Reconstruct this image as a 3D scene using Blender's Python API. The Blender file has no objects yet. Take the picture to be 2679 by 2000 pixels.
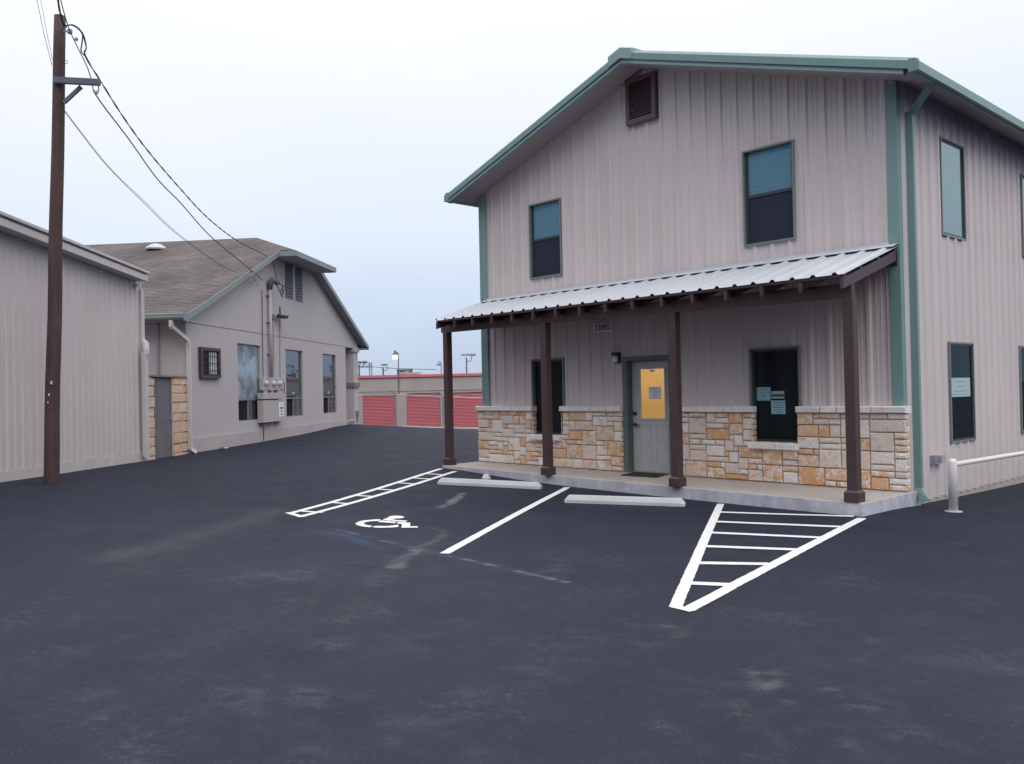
import bpy, math, random
import numpy as np
from mathutils import Vector, Matrix
random.seed(7); rng = np.random.default_rng(5)
S = bpy.context.scene
R = math.radians
# ---------------------------------------------------------------- camera
EYE = 1.56
F_PX, PITCH, ROLL, YA = 2256.2, 0.00895975, 0.02104854, 0.82558615
cd = bpy.data.cameras.new('camera'); cam = bpy.data.objects.new('camera', cd); S.collection.objects.link(cam)
S.camera = cam
cd.sensor_fit = 'HORIZONTAL'; cd.sensor_width = 36.0; cd.lens = 36.0 * F_PX / 2679.0
cd.clip_start = 0.05; cd.clip_end = 5000
_cp, _sp, _c, _s = math.cos(PITCH), math.sin(PITCH), math.cos(ROLL), math.sin(ROLL)
M1 = Matrix(((1, 0, 0), (0, _sp, -_cp), (0, _cp, _sp)))
M2 = Matrix(((_c, _s, 0), (-_s, _c, 0), (0, 0, 1)))
MW = Matrix(((math.cos(YA), -math.sin(YA), 0), (math.sin(YA), math.cos(YA), 0), (0, 0, 1)))
C2W = MW @ (M2 @ M1).transposed()
rot = C2W @ Matrix(((1, 0, 0), (0, -1, 0), (0, 0, -1)))
cam.matrix_world = Matrix.Translation((0, 0, EYE)) @ rot.to_4x4()
FW = Vector((-math.sin(YA), math.cos(YA), 0)); RT = Vector((math.cos(YA), math.sin(YA), 0))
# ---------------------------------------------------------------- world: overcast dusk sky
SUN_EL, SUN_AZ = R(42), R(112)       # behind the camera, to its left
wd = bpy.data.worlds.new('World'); S.world = wd; wd.use_nodes = True
nt = wd.node_tree; nt.nodes.clear()
def N(nt, t, **k):
    n = nt.nodes.new(t)
    for a, b in k.items(): setattr(n, a, b)
    return n
tc = N(nt, 'ShaderNodeTexCoord'); sep = N(nt, 'ShaderNodeSeparateXYZ'); nt.links.new(tc.outputs['Generated'], sep.inputs[0])
ramp = N(nt, 'ShaderNodeValToRGB'); cr = ramp.color_ramp
stops = [(0.0, (.44, .52, .68)), (.035, (.52, .61, .78)), (.10, (.65, .76, .93)), (.19, (.80, .89, 1.03)), (.30, (.93, .98, 1.08)), (.42, (1.06, 1.08, 1.13)), (.7, (1.5, 1.5, 1.55)), (1.0, (1.9, 1.88, 1.92))]
cr.elements[0].position = stops[0][0]; cr.elements[0].color = stops[0][1] + (1,)
cr.elements[1].position = stops[-1][0]; cr.elements[1].color = stops[-1][1] + (1,)
for p, c in stops[1:-1]:
    e = cr.elements.new(p); e.color = c + (1,)
noi = N(nt, 'ShaderNodeTexNoise'); noi.inputs['Scale'].default_value = 2.2; noi.inputs['Detail'].default_value = 4
mp = N(nt, 'ShaderNodeMapping'); mp.inputs['Scale'].default_value = (1, 1, 3.2)
nt.links.new(tc.outputs['Generated'], mp.inputs[0]); nt.links.new(mp.outputs[0], noi.inputs[0])
dot = N(nt, 'ShaderNodeVectorMath', operation='DOT_PRODUCT'); nt.links.new(tc.outputs['Generated'], dot.inputs[0])
dot.inputs[1].default_value = (-.95, -.1, .3)
m1 = N(nt, 'ShaderNodeMath', operation='MULTIPLY_ADD'); nt.links.new(noi.outputs[0], m1.inputs[0]); m1.inputs[1].default_value = .12; nt.links.new(sep.outputs[2], m1.inputs[2])
m2 = N(nt, 'ShaderNodeMath', operation='MULTIPLY_ADD'); nt.links.new(dot.outputs['Value'], m2.inputs[0]); m2.inputs[1].default_value = .05; nt.links.new(m1.outputs[0], m2.inputs[2])
m3 = N(nt, 'ShaderNodeMath', operation='SUBTRACT'); nt.links.new(m2.outputs[0], m3.inputs[0]); m3.inputs[1].default_value = .075
nt.links.new(m3.outputs[0], ramp.inputs[0])
sky = N(nt, 'ShaderNodeTexSky'); sky.sky_type = 'NISHITA'; sky.sun_disc = False; sky.sun_elevation = SUN_EL; sky.sun_rotation = SUN_AZ
sk = N(nt, 'ShaderNodeVectorMath', operation='SCALE'); nt.links.new(sky.outputs[0], sk.inputs[0]); sk.inputs['Scale'].default_value = .08
mix = N(nt, 'ShaderNodeMix', data_type='RGBA'); mix.inputs[0].default_value = .06
rb = N(nt, 'ShaderNodeValToRGB'); cb = rb.color_ramp; bst = [(0.0, (.09, .11, .15)), (.10, (.13, .16, .21)), (.26, (.28, .33, .41)), (.46, (.85, .90, .98)), (.7, (1.5, 1.5, 1.55)), (1.0, (1.9, 1.88, 1.92))]
cb.elements[0].position = 0; cb.elements[0].color = bst[0][1] + (1,); cb.elements[1].position = 1; cb.elements[1].color = bst[-1][1] + (1,)
for p, c in bst[1:-1]:
    e = cb.elements.new(p); e.color = c + (1,)
nt.links.new(m3.outputs[0], rb.inputs[0])
db = N(nt, 'ShaderNodeVectorMath', operation='DOT_PRODUCT'); nt.links.new(tc.outputs['Generated'], db.inputs[0]); db.inputs[1].default_value = (0, 1, 0)
mb_ = N(nt, 'ShaderNodeMapRange'); mb_.interpolation_type = 'SMOOTHSTEP'; nt.links.new(db.outputs['Value'], mb_.inputs[0]); mb_.inputs[1].default_value = .05; mb_.inputs[2].default_value = -.5
mxb = N(nt, 'ShaderNodeMix', data_type='RGBA'); nt.links.new(mb_.outputs[0], mxb.inputs[0]); nt.links.new(ramp.outputs[0], mxb.inputs[6]); nt.links.new(rb.outputs[0], mxb.inputs[7])
nt.links.new(mxb.outputs[2], mix.inputs[6]); nt.links.new(sk.outputs[0], mix.inputs[7])
bg = N(nt, 'ShaderNodeBackground'); bg.inputs[1].default_value = 1.0; nt.links.new(mix.outputs[2], bg.inputs[0])
wo = N(nt, 'ShaderNodeOutputWorld'); nt.links.new(bg.outputs[0], wo.inputs[0])
# ---------------------------------------------------------------- sun behind the cloud
sl = bpy.data.lights.new('sun', 'SUN'); sl.energy = 1.0; sl.angle = R(45); sl.color = (1, .96, .93)
so = bpy.data.objects.new('sun', sl); S.collection.objects.link(so)
sd = Vector((math.sin(SUN_AZ) * math.cos(SUN_EL), math.cos(SUN_AZ) * math.cos(SUN_EL), math.sin(SUN_EL)))
so.rotation_euler = sd.to_track_quat('Z', 'Y').to_euler(); so.location = (0, 0, 30)
S.view_settings.view_transform = 'Standard'; S.view_settings.look = 'None'; S.view_settings.exposure = 0.0; S.view_settings.gamma = 1
S.cycles.max_bounces = 6; S.cycles.caustics_reflective = False; S.cycles.caustics_refractive = False
# ---------------------------------------------------------------- materials
def mat(name, col, rough=.6, metal=0, spec=.5, noise=None, bump=None, var=None, streak=None, ior=None):
    """col base; noise=(scale, amount) colour variation; bump=(scale, strength, dist); streak=(scale vec, amount)"""
    m = bpy.data.materials.new(name); m.use_nodes = True; t = m.node_tree
    b = t.nodes['Principled BSDF']; b.inputs['Roughness'].default_value = rough; b.inputs['Metallic'].default_value = metal
    b.inputs['Specular IOR Level'].default_value = spec
    if ior: b.inputs['IOR'].default_value = ior
    b.inputs['Base Color'].default_value = tuple(col) + (1,)
    co = N(t, 'ShaderNodeTexCoord'); cur = None
    def layer(cur, fac_out, amount):
        mr = N(t, 'ShaderNodeMapRange'); t.links.new(fac_out, mr.inputs[0]); mr.inputs[1].default_value = .25; mr.inputs[2].default_value = .75
        mr.inputs[3].default_value = 1 - amount; mr.inputs[4].default_value = 1 + amount
        vm = N(t, 'ShaderNodeVectorMath', operation='SCALE')
        if cur is None: vm.inputs[0].default_value = col
        else: t.links.new(cur, vm.inputs[0])
        t.links.new(mr.outputs[0], vm.inputs['Scale']); return vm.outputs[0]
    if noise:
        for sc, am in (noise if isinstance(noise[0], tuple) else (noise,)):
            n = N(t, 'ShaderNodeTexNoise'); n.inputs['Scale'].default_value = sc; n.inputs['Detail'].default_value = 5; n.inputs['Roughness'].default_value = .6
            t.links.new(co.outputs['Object'], n.inputs[0]); cur = layer(cur, n.outputs[0], am)
    if streak:
        sv, am = streak
        mpn = N(t, 'ShaderNodeMapping'); mpn.inputs['Scale'].default_value = sv; t.links.new(co.outputs['Object'], mpn.inputs[0])
        n = N(t, 'ShaderNodeTexNoise'); n.inputs['Scale'].default_value = 1; n.inputs['Detail'].default_value = 4
        t.links.new(mpn.outputs[0], n.inputs[0]); cur = layer(cur, n.outputs[0], am)
    if cur is not None: t.links.new(cur, b.inputs['Base Color'])
    if bump:
        n = N(t, 'ShaderNodeTexNoise'); n.inputs['Scale'].default_value = bump[0]; n.inputs['Detail'].default_value = 6
        t.links.new(co.outputs['Object'], n.inputs[0])
        bp = N(t, 'ShaderNodeBump'); bp.inputs['Strength'].default_value = bump[1]; bp.inputs['Distance'].default_value = bump[2]
        t.links.new(n.outputs[0], bp.inputs['Height']); t.links.new(bp.outputs[0], b.inputs['Normal'])
    return m
def glass(name, base, tint, ior, rough=.02, wav=.0):
    m = bpy.data.materials.new(name); m.use_nodes = True; t = m.node_tree; t.nodes.clear()
    d = N(t, 'ShaderNodeBsdfDiffuse'); d.inputs[0].default_value = tuple(base) + (1,)
    g = N(t, 'ShaderNodeBsdfGlossy'); g.inputs[0].default_value = tuple(tint) + (1,); g.inputs['Roughness'].default_value = rough
    fr = N(t, 'ShaderNodeFresnel'); fr.inputs[0].default_value = ior
    mx = N(t, 'ShaderNodeMixShader'); o = N(t, 'ShaderNodeOutputMaterial')
    t.links.new(fr.outputs[0], mx.inputs[0]); t.links.new(d.outputs[0], mx.inputs[1]); t.links.new(g.outputs[0], mx.inputs[2]); t.links.new(mx.outputs[0], o.inputs[0])
    if wav:
        co = N(t, 'ShaderNodeTexCoord'); n = N(t, 'ShaderNodeTexNoise'); n.inputs['Scale'].default_value = 2.5; n.inputs['Detail'].default_value = 1
        t.links.new(co.outputs['Object'], n.inputs[0]); bp = N(t, 'ShaderNodeBump'); bp.inputs['Strength'].default_value = wav; bp.inputs['Distance'].default_value = .02
        t.links.new(n.outputs[0], bp.inputs['Height']); t.links.new(bp.outputs[0], g.inputs['Normal']); 
    return m
def emit(name, col, st):
    m = bpy.data.materials.new(name); m.use_nodes = True; t = m.node_tree; b = t.nodes['Principled BSDF']
    b.inputs['Base Color'].default_value = tuple(col) + (1,); b.inputs['Emission Color'].default_value = tuple(col) + (1,); b.inputs['Emission Strength'].default_value = st
    return m
MT = dict(
 siding=mat('beige_siding', (.65, .58, .578), .45, noise=((.6, .05), (60, .035)), streak=((7, 7, .35), .05), bump=(90, .08, .002)),
 screw=mat('screw_head', (.28, .2, .18), .6),
 wsiding=mat('white_building_siding', (.60, .545, .54), .5, noise=((.7, .06), (40, .03)), streak=((9, 9, .3), .05), bump=(80, .08, .002)),
 wtrim=mat('pale_trim', (.58, .545, .54), .5, noise=(3, .05)),
 wfound=mat('painted_concrete', (.56, .525, .515), .8, noise=((2.5, .10), (16, .08)), bump=(14, .5, .015)),
 green=mat('green_trim', (.20, .325, .315), .4, noise=((1.5, .06), (25, .03)), streak=((6, 6, .5), .05)),
 green2=mat('light_green_trim', (.27, .38, .385), .4, noise=(2, .05)),
 soffit=mat('tan_soffit', (.40, .34, .33), .6, noise=(3, .04)),
 brown=mat('brown_paint', (.072, .043, .046), .5, noise=((3, .12), (40, .06)), streak=((30, 30, 1.2), .10), bump=(60, .15, .003)),
 brownvent=mat('brown_vent', (.125, .085, .095), .5, noise=(8, .06)),
 dark=mat('dark_recess', (.02, .018, .022), .7),
 galv=mat('galvanised_roof', (.62, .65, .70), .5, metal=.25, noise=(1.5, .04)),
 steel=mat('galvanised_steel', (.33, .35, .40), .45, metal=.5, noise=(12, .08)), armsteel=mat('crossarm_steel', (.11, .12, .16), .6, noise=(9, .15)),
 shaded_underside=mat('panel_underside_shaded', (.16, .14, .14), .7), doorgreen_shaded=mat('door_frame_green_shaded', (.12, .165, .155), .5, noise=(3, .05)),  # both colours carry porch shade: darkened galvanised sheet, darkened trim green
 slab=mat('slab_concrete', (.44, .39, .36), .85, noise=((1.2, .12), (9, .08), (70, .08)), bump=(120, .25, .003)),
 slabside=mat('slab_edge', (.50, .505, .57), .85, noise=((2.2, .22), (11, .14)), streak=((5, 5, .8), .12), bump=(50, .3, .004)),
 wheelstop=mat('wheel_stop_concrete', (.52, .54, .56), .8, noise=((4, .08), (40, .07)), bump=(70, .3, .003)),
 whitepaint=mat('white_paint', (.78, .78, .77), .6, noise=(9, .03)),
 mortar=mat('mortar', (.56, .54, .53), .9, noise=(30, .1), bump=(60, .4, .004)),
 cap=mat('cap_limestone', (.82, .79, .785), .8, noise=((5, .12), (30, .08)), bump=(22, .5, .01)),
 frame=mat('window_frame', (.20, .235, .22), .4),
 framedk=mat('window_sash', (.045, .055, .065), .4),
 screen=glass('screened_pane', (.017, .021, .025), (.30, .34, .42), 1.35, .12),
 screenb=glass('screened_upper_pane', (.036, .043, .062), (.22, .25, .36), 1.5, .12),
 blindglass=glass('blue_pane', (.10, .20, .245), (.50, .88, 1.0), 1.9, .03, .05),
 sideglass=glass('pale_pane', (.10, .17, .17), (.86, 1.0, .98), 3.2, .02, .02),
 sideglass2=glass('dark_side_pane', (.018, .022, .026), (.30, .42, .46), 1.5, .02, .02),
 stglass=glass('reflecting_pane', (.06, .07, .085), (.80, .90, 1.0), 2.3, .015, .05),
 stglass2=glass('dark_slider_pane', (.02, .018, .022), (.3, .26, .3), 1.4, .03),
 film=mat('window_film', (.42, .49, .56), .25, noise=((3, .12), (9, .06))),
 door=mat('door_paint', (.50, .50, .515), .5, noise=(4, .04)),
 lampwhite=mat('frosted_lamp', (.88, .90, .95), .4),
 black=mat('black_metal', (.02, .02, .022), .45),
 rubber=mat('mat_rubber', (.018, .018, .018), .9, bump=(200, .4, .003)),
 paper=mat('paper', (.90, .92, .96), .7),
 paperc=mat('cyan_paper', (.26, .48, .56), .6),
 papergrey=mat('grey_paper', (.33, .43, .46), .6),
 plateink=mat('plate_ink', (.20, .19, .20), .6), ink=mat('ink', (.10, .12, .18), .8),
 paperside=mat('poster', (.42, .56, .58), .6), papergreen=mat('green_band', (.03, .09, .05), .6),
 plate=mat('address_plate', (.90, .86, .84), .6, noise=(20, .15)),
 stucco=mat('stucco', (.505, .465, .475), .9, noise=((.8, .05), (25, .05)), bump=(45, .45, .012)),
 stuccofound=mat('stucco_base', (.46, .42, .42), .9, noise=((1.2, .10), (9, .06)), bump=(22, .3, .01)),
 stuccodark=mat('stucco_band', (.22, .185, .18), .9, bump=(45, .4, .01)),
 fascia=mat('sage_fascia', (.235, .275, .275), .5, noise=(4, .05)),
 pipe=mat('painted_pipe', (.44, .40, .40), .5, noise=(6, .05)),
 meter=mat('painted_box', (.47, .43, .43), .5, noise=(7, .04)),
 meterglass=mat('meter_dial', (.55, .55, .56), .2),
 vent=mat('gable_vent', (.17, .175, .20), .6),
 red=mat('red_fascia', (.76, .20, .22), .5, noise=(2, .06)),
 reddoor=mat('red_roll_door', (.60, .13, .15), .5, noise=((1, .06),), streak=((.6, .6, 9), .05)),
 stwall=mat('storage_wall', (.47, .41, .385), .9, noise=((.7, .08), (8, .05)), streak=((1.2, 1.2, .15), .06), bump=(12, .3, .01)),
 wood=mat('weathered_gate_wood', (.16, .155, .18), .85, noise=(5, .12), streak=((26, 26, 1.0), .28), bump=(40, .3, .004)),
 gatestone=None,
 rope=mat('cable', (.028, .03, .038), .6), thin=mat('thin_cable', (.13, .14, .15), .6),
 railpaint=mat('cream_pipe_paint', (.80, .78, .775), .45, noise=((5, .05), (50, .03))),
 farpole=mat('far_pole', (.13, .13, .16), .7), lattice=mat('lattice_steel', (.30, .36, .42), .7),
 floodlamp=mat('flood_lamp', (.38, .42, .45), .5), cagewhite=mat('white_cap', (.60, .58, .57), .5),
 curb=mat('kerb_concrete', (.36, .33, .30), .9, noise=(3, .2), bump=(20, .4, .01)),
 lit=emit('lit_lamp_globe', (1.0, 1.0, .90), 1.4),
 leaf=mat('tree_leaf', (.06, .065, .05), .8, noise=(3, .25)), bark=mat('bark', (.07, .055, .05), .9),
)
def blinds():
    m = MT['blindglass']; t = m.node_tree; d = [n for n in t.nodes if n.type == 'BSDF_DIFFUSE'][0]; co = N(t, 'ShaderNodeTexCoord'); sp = N(t, 'ShaderNodeSeparateXYZ'); t.links.new(co.outputs['Object'], sp.inputs[0])
    mu = N(t, 'ShaderNodeMath', operation='MULTIPLY'); t.links.new(sp.outputs[2], mu.inputs[0]); mu.inputs[1].default_value = 16; fr = N(t, 'ShaderNodeMath', operation='FRACT'); t.links.new(mu.outputs[0], fr.inputs[0])
    r = N(t, 'ShaderNodeValToRGB'); r.color_ramp.elements[0].color = (.085, .18, .25, 1); r.color_ramp.elements[1].position = .3; r.color_ramp.elements[1].color = (.13, .255, .35, 1); t.links.new(fr.outputs[0], r.inputs[0]); t.links.new(r.outputs[0], d.inputs[0])
blinds()
# wooden pole
def polemat():
    m = mat('creosote_wood', (.075, .042, .042), .8, noise=((2, .2), (14, .12)), streak=((40, 40, .6), .35), bump=(30, .6, .01)); return m
MT['pole'] = polemat()
def filmmat():
    m = glass('milky_film', (.3, .3, .3), (.75, .85, .95), 1.55, .05, .05); t = m.node_tree; d = [n for n in t.nodes if n.type == 'BSDF_DIFFUSE'][0]
    co = N(t, 'ShaderNodeTexCoord'); n = N(t, 'ShaderNodeTexNoise'); n.inputs['Scale'].default_value = 1.5; n.inputs['Detail'].default_value = 6; n.inputs['Roughness'].default_value = .6; n.inputs['Distortion'].default_value = .6; t.links.new(co.outputs['Object'], n.inputs[0])
    r = N(t, 'ShaderNodeValToRGB'); r.color_ramp.elements[0].position = .36; r.color_ramp.elements[0].color = (.10, .11, .13, 1); r.color_ramp.elements[1].position = .56; r.color_ramp.elements[1].color = (.36, .43, .50, 1); t.links.new(n.outputs[0], r.inputs[0]); t.links.new(r.outputs[0], d.inputs[0]); return m  # darker noise areas put a dark reflection into the film colour
MT['film'] = filmmat()
# stone material with per-stone attribute
def stonemat(name, warm=0.0):
    m = bpy.data.materials.new(name); m.use_nodes = True; t = m.node_tree; b = t.nodes['Principled BSDF']; b.inputs['Roughness'].default_value = .85
    at = N(t, 'ShaderNodeAttribute', attribute_name='stone'); sp = N(t, 'ShaderNodeSeparateColor'); t.links.new(at.outputs['Color'], sp.inputs[0])
    co = N(t, 'ShaderNodeTexCoord')
    base = N(t, 'ShaderNodeValToRGB'); t.links.new(sp.outputs[0], base.inputs[0]); r = base.color_ramp
    st = [(0, (.86, .82, .79)), (.35, (.82, .74, .68)), (.6, (.76, .64, .57)), (.8, (.82, .68, .56)), (1, (.70, .63, .61))]
    if warm: st = [(0, (.70, .58, .48)), (.5, (.66, .50, .38)), (1, (.60, .42, .30))]
    r.elements[0].color = st[0][1] + (1,); r.elements[1].color = st[-1][1] + (1,)
    for p, c in st[1:-1]:
        e = r.elements.new(p); e.color = c + (1,)
    ad = N(t, 'ShaderNodeVectorMath', operation='MULTIPLY_ADD'); t.links.new(at.outputs['Color'], ad.inputs[0]); ad.inputs[1].default_value = (19, 23, 31); t.links.new(co.outputs['Object'], ad.inputs[2])
    n = N(t, 'ShaderNodeTexNoise'); n.inputs['Scale'].default_value = 7; n.inputs['Detail'].default_value = 6; n.inputs['Roughness'].default_value = .62; n.inputs['Distortion'].default_value = .8
    t.links.new(ad.outputs[0], n.inputs[0])
    th = N(t, 'ShaderNodeMath', operation='ADD'); t.links.new(n.outputs[0], th.inputs[0]); t.links.new(sp.outputs[1], th.inputs[1])
    mr = N(t, 'ShaderNodeMapRange'); mr.interpolation_type = 'SMOOTHSTEP'; t.links.new(th.outputs[0], mr.inputs[0]); mr.inputs[1].default_value = .98; mr.inputs[2].default_value = 1.16
    oc = N(t, 'ShaderNodeMix', data_type='RGBA'); oc.inputs[6].default_value = (.77, .49, .32, 1); oc.inputs[7].default_value = (.70, .40, .19, 1); t.links.new(sp.outputs[2], oc.inputs[0])
    mx = N(t, 'ShaderNodeMix', data_type='RGBA'); t.links.new(mr.outputs[0], mx.inputs[0]); t.links.new(base.outputs[0], mx.inputs[6]); t.links.new(oc.outputs[2], mx.inputs[7])
    n2 = N(t, 'ShaderNodeTexNoise'); n2.inputs['Scale'].default_value = 34; n2.inputs['Detail'].default_value = 5; t.links.new(ad.outputs[0], n2.inputs[0])
    m2_ = N(t, 'ShaderNodeMapRange'); t.links.new(n2.outputs[0], m2_.inputs[0]); m2_.inputs[1].default_value = .3; m2_.inputs[2].default_value = .7; m2_.inputs[3].default_value = .84; m2_.inputs[4].default_value = 1.14
    vs = N(t, 'ShaderNodeVectorMath', operation='SCALE'); t.links.new(mx.outputs[2], vs.inputs[0]); t.links.new(m2_.outputs[0], vs.inputs['Scale']); t.links.new(vs.outputs[0], b.inputs['Base Color'])
    bp = N(t, 'ShaderNodeBump'); bp.inputs['Strength'].default_value = .7; bp.inputs['Distance'].default_value = .012; t.links.new(n2.outputs[0], bp.inputs['Height']); t.links.new(bp.outputs[0], b.inputs['Normal'])
    return m
MT['stone'] = stonemat('veneer_stone'); MT['gatestone'] = stonemat('rough_wall_stone', 1)
# shingles
def shingles():
    m = bpy.data.materials.new('asphalt_shingles'); m.use_nodes = True; t = m.node_tree; b = t.nodes['Principled BSDF']; b.inputs['Roughness'].default_value = .95
    uv = N(t, 'ShaderNodeUVMap'); uv.uv_map = 'uv'
    br = N(t, 'ShaderNodeTexBrick'); br.inputs['Scale'].default_value = 1; br.inputs['Brick Width'].default_value = .33; br.inputs['Row Height'].default_value = .145; br.inputs['Mortar Size'].default_value = .006
    br.inputs['Color1'].default_value = (.26, .22, .22, 1); br.inputs['Color2'].default_value = (.19, .16, .165, 1); br.inputs['Mortar'].default_value = (.03, .025, .03, 1); br.inputs['Bias'].default_value = -.15
    nz = N(t, 'ShaderNodeTexNoise'); nz.inputs['Scale'].default_value = .9; nz.inputs['Detail'].default_value = 3
    ds = N(t, 'ShaderNodeVectorMath', operation='MULTIPLY_ADD'); t.links.new(nz.outputs['Color'], ds.inputs[0]); ds.inputs[1].default_value = (.03, .02, 0); t.links.new(uv.outputs[0], ds.inputs[2]); t.links.new(uv.outputs[0], nz.inputs[0])
    t.links.new(ds.outputs[0], br.inputs[0])
    n = N(t, 'ShaderNodeTexNoise'); n.inputs['Scale'].default_value = .55; n.inputs['Detail'].default_value = 6; n.inputs['Roughness'].default_value = .65; t.links.new(uv.outputs[0], n.inputs[0])
    mr = N(t, 'ShaderNodeMapRange'); t.links.new(n.outputs[0], mr.inputs[0]); mr.inputs[1].default_value = .3; mr.inputs[2].default_value = .7; mr.inputs[3].default_value = .55; mr.inputs[4].default_value = 1.3
    vs = N(t, 'ShaderNodeVectorMath', operation='SCALE'); t.links.new(br.outputs[0], vs.inputs[0]); t.links.new(mr.outputs[0], vs.inputs['Scale'])
    sx = N(t, 'ShaderNodeSeparateXYZ'); t.links.new(ds.outputs[0], sx.inputs[0]); dv = N(t, 'ShaderNodeMath', operation='DIVIDE'); t.links.new(sx.outputs[1], dv.inputs[0]); dv.inputs[1].default_value = .145
    fr = N(t, 'ShaderNodeMath', operation='FRACT'); t.links.new(dv.outputs[0], fr.inputs[0]); rw = N(t, 'ShaderNodeMapRange'); t.links.new(fr.outputs[0], rw.inputs[0]); rw.inputs[1].default_value = .02; rw.inputs[2].default_value = .42; rw.inputs[3].default_value = .10; rw.inputs[4].default_value = 1.25
    vs3 = N(t, 'ShaderNodeVectorMath', operation='SCALE'); t.links.new(vs.outputs[0], vs3.inputs[0]); vs3.inputs['Scale'].default_value = .58
    v2 = N(t, 'ShaderNodeVectorMath', operation='SCALE'); t.links.new(vs3.outputs[0], v2.inputs[0]); t.links.new(rw.outputs[0], v2.inputs['Scale'])
    t.links.new(v2.outputs[0], b.inputs['Base Color'])
    bp = N(t, 'ShaderNodeBump'); bp.inputs['Strength'].default_value = 1; bp.inputs['Distance'].default_value = .02; t.links.new(br.outputs[0], bp.inputs['Height']); t.links.new(bp.outputs[0], b.inputs['Normal'])
    return m
MT['shingle'] = shingles()
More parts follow.
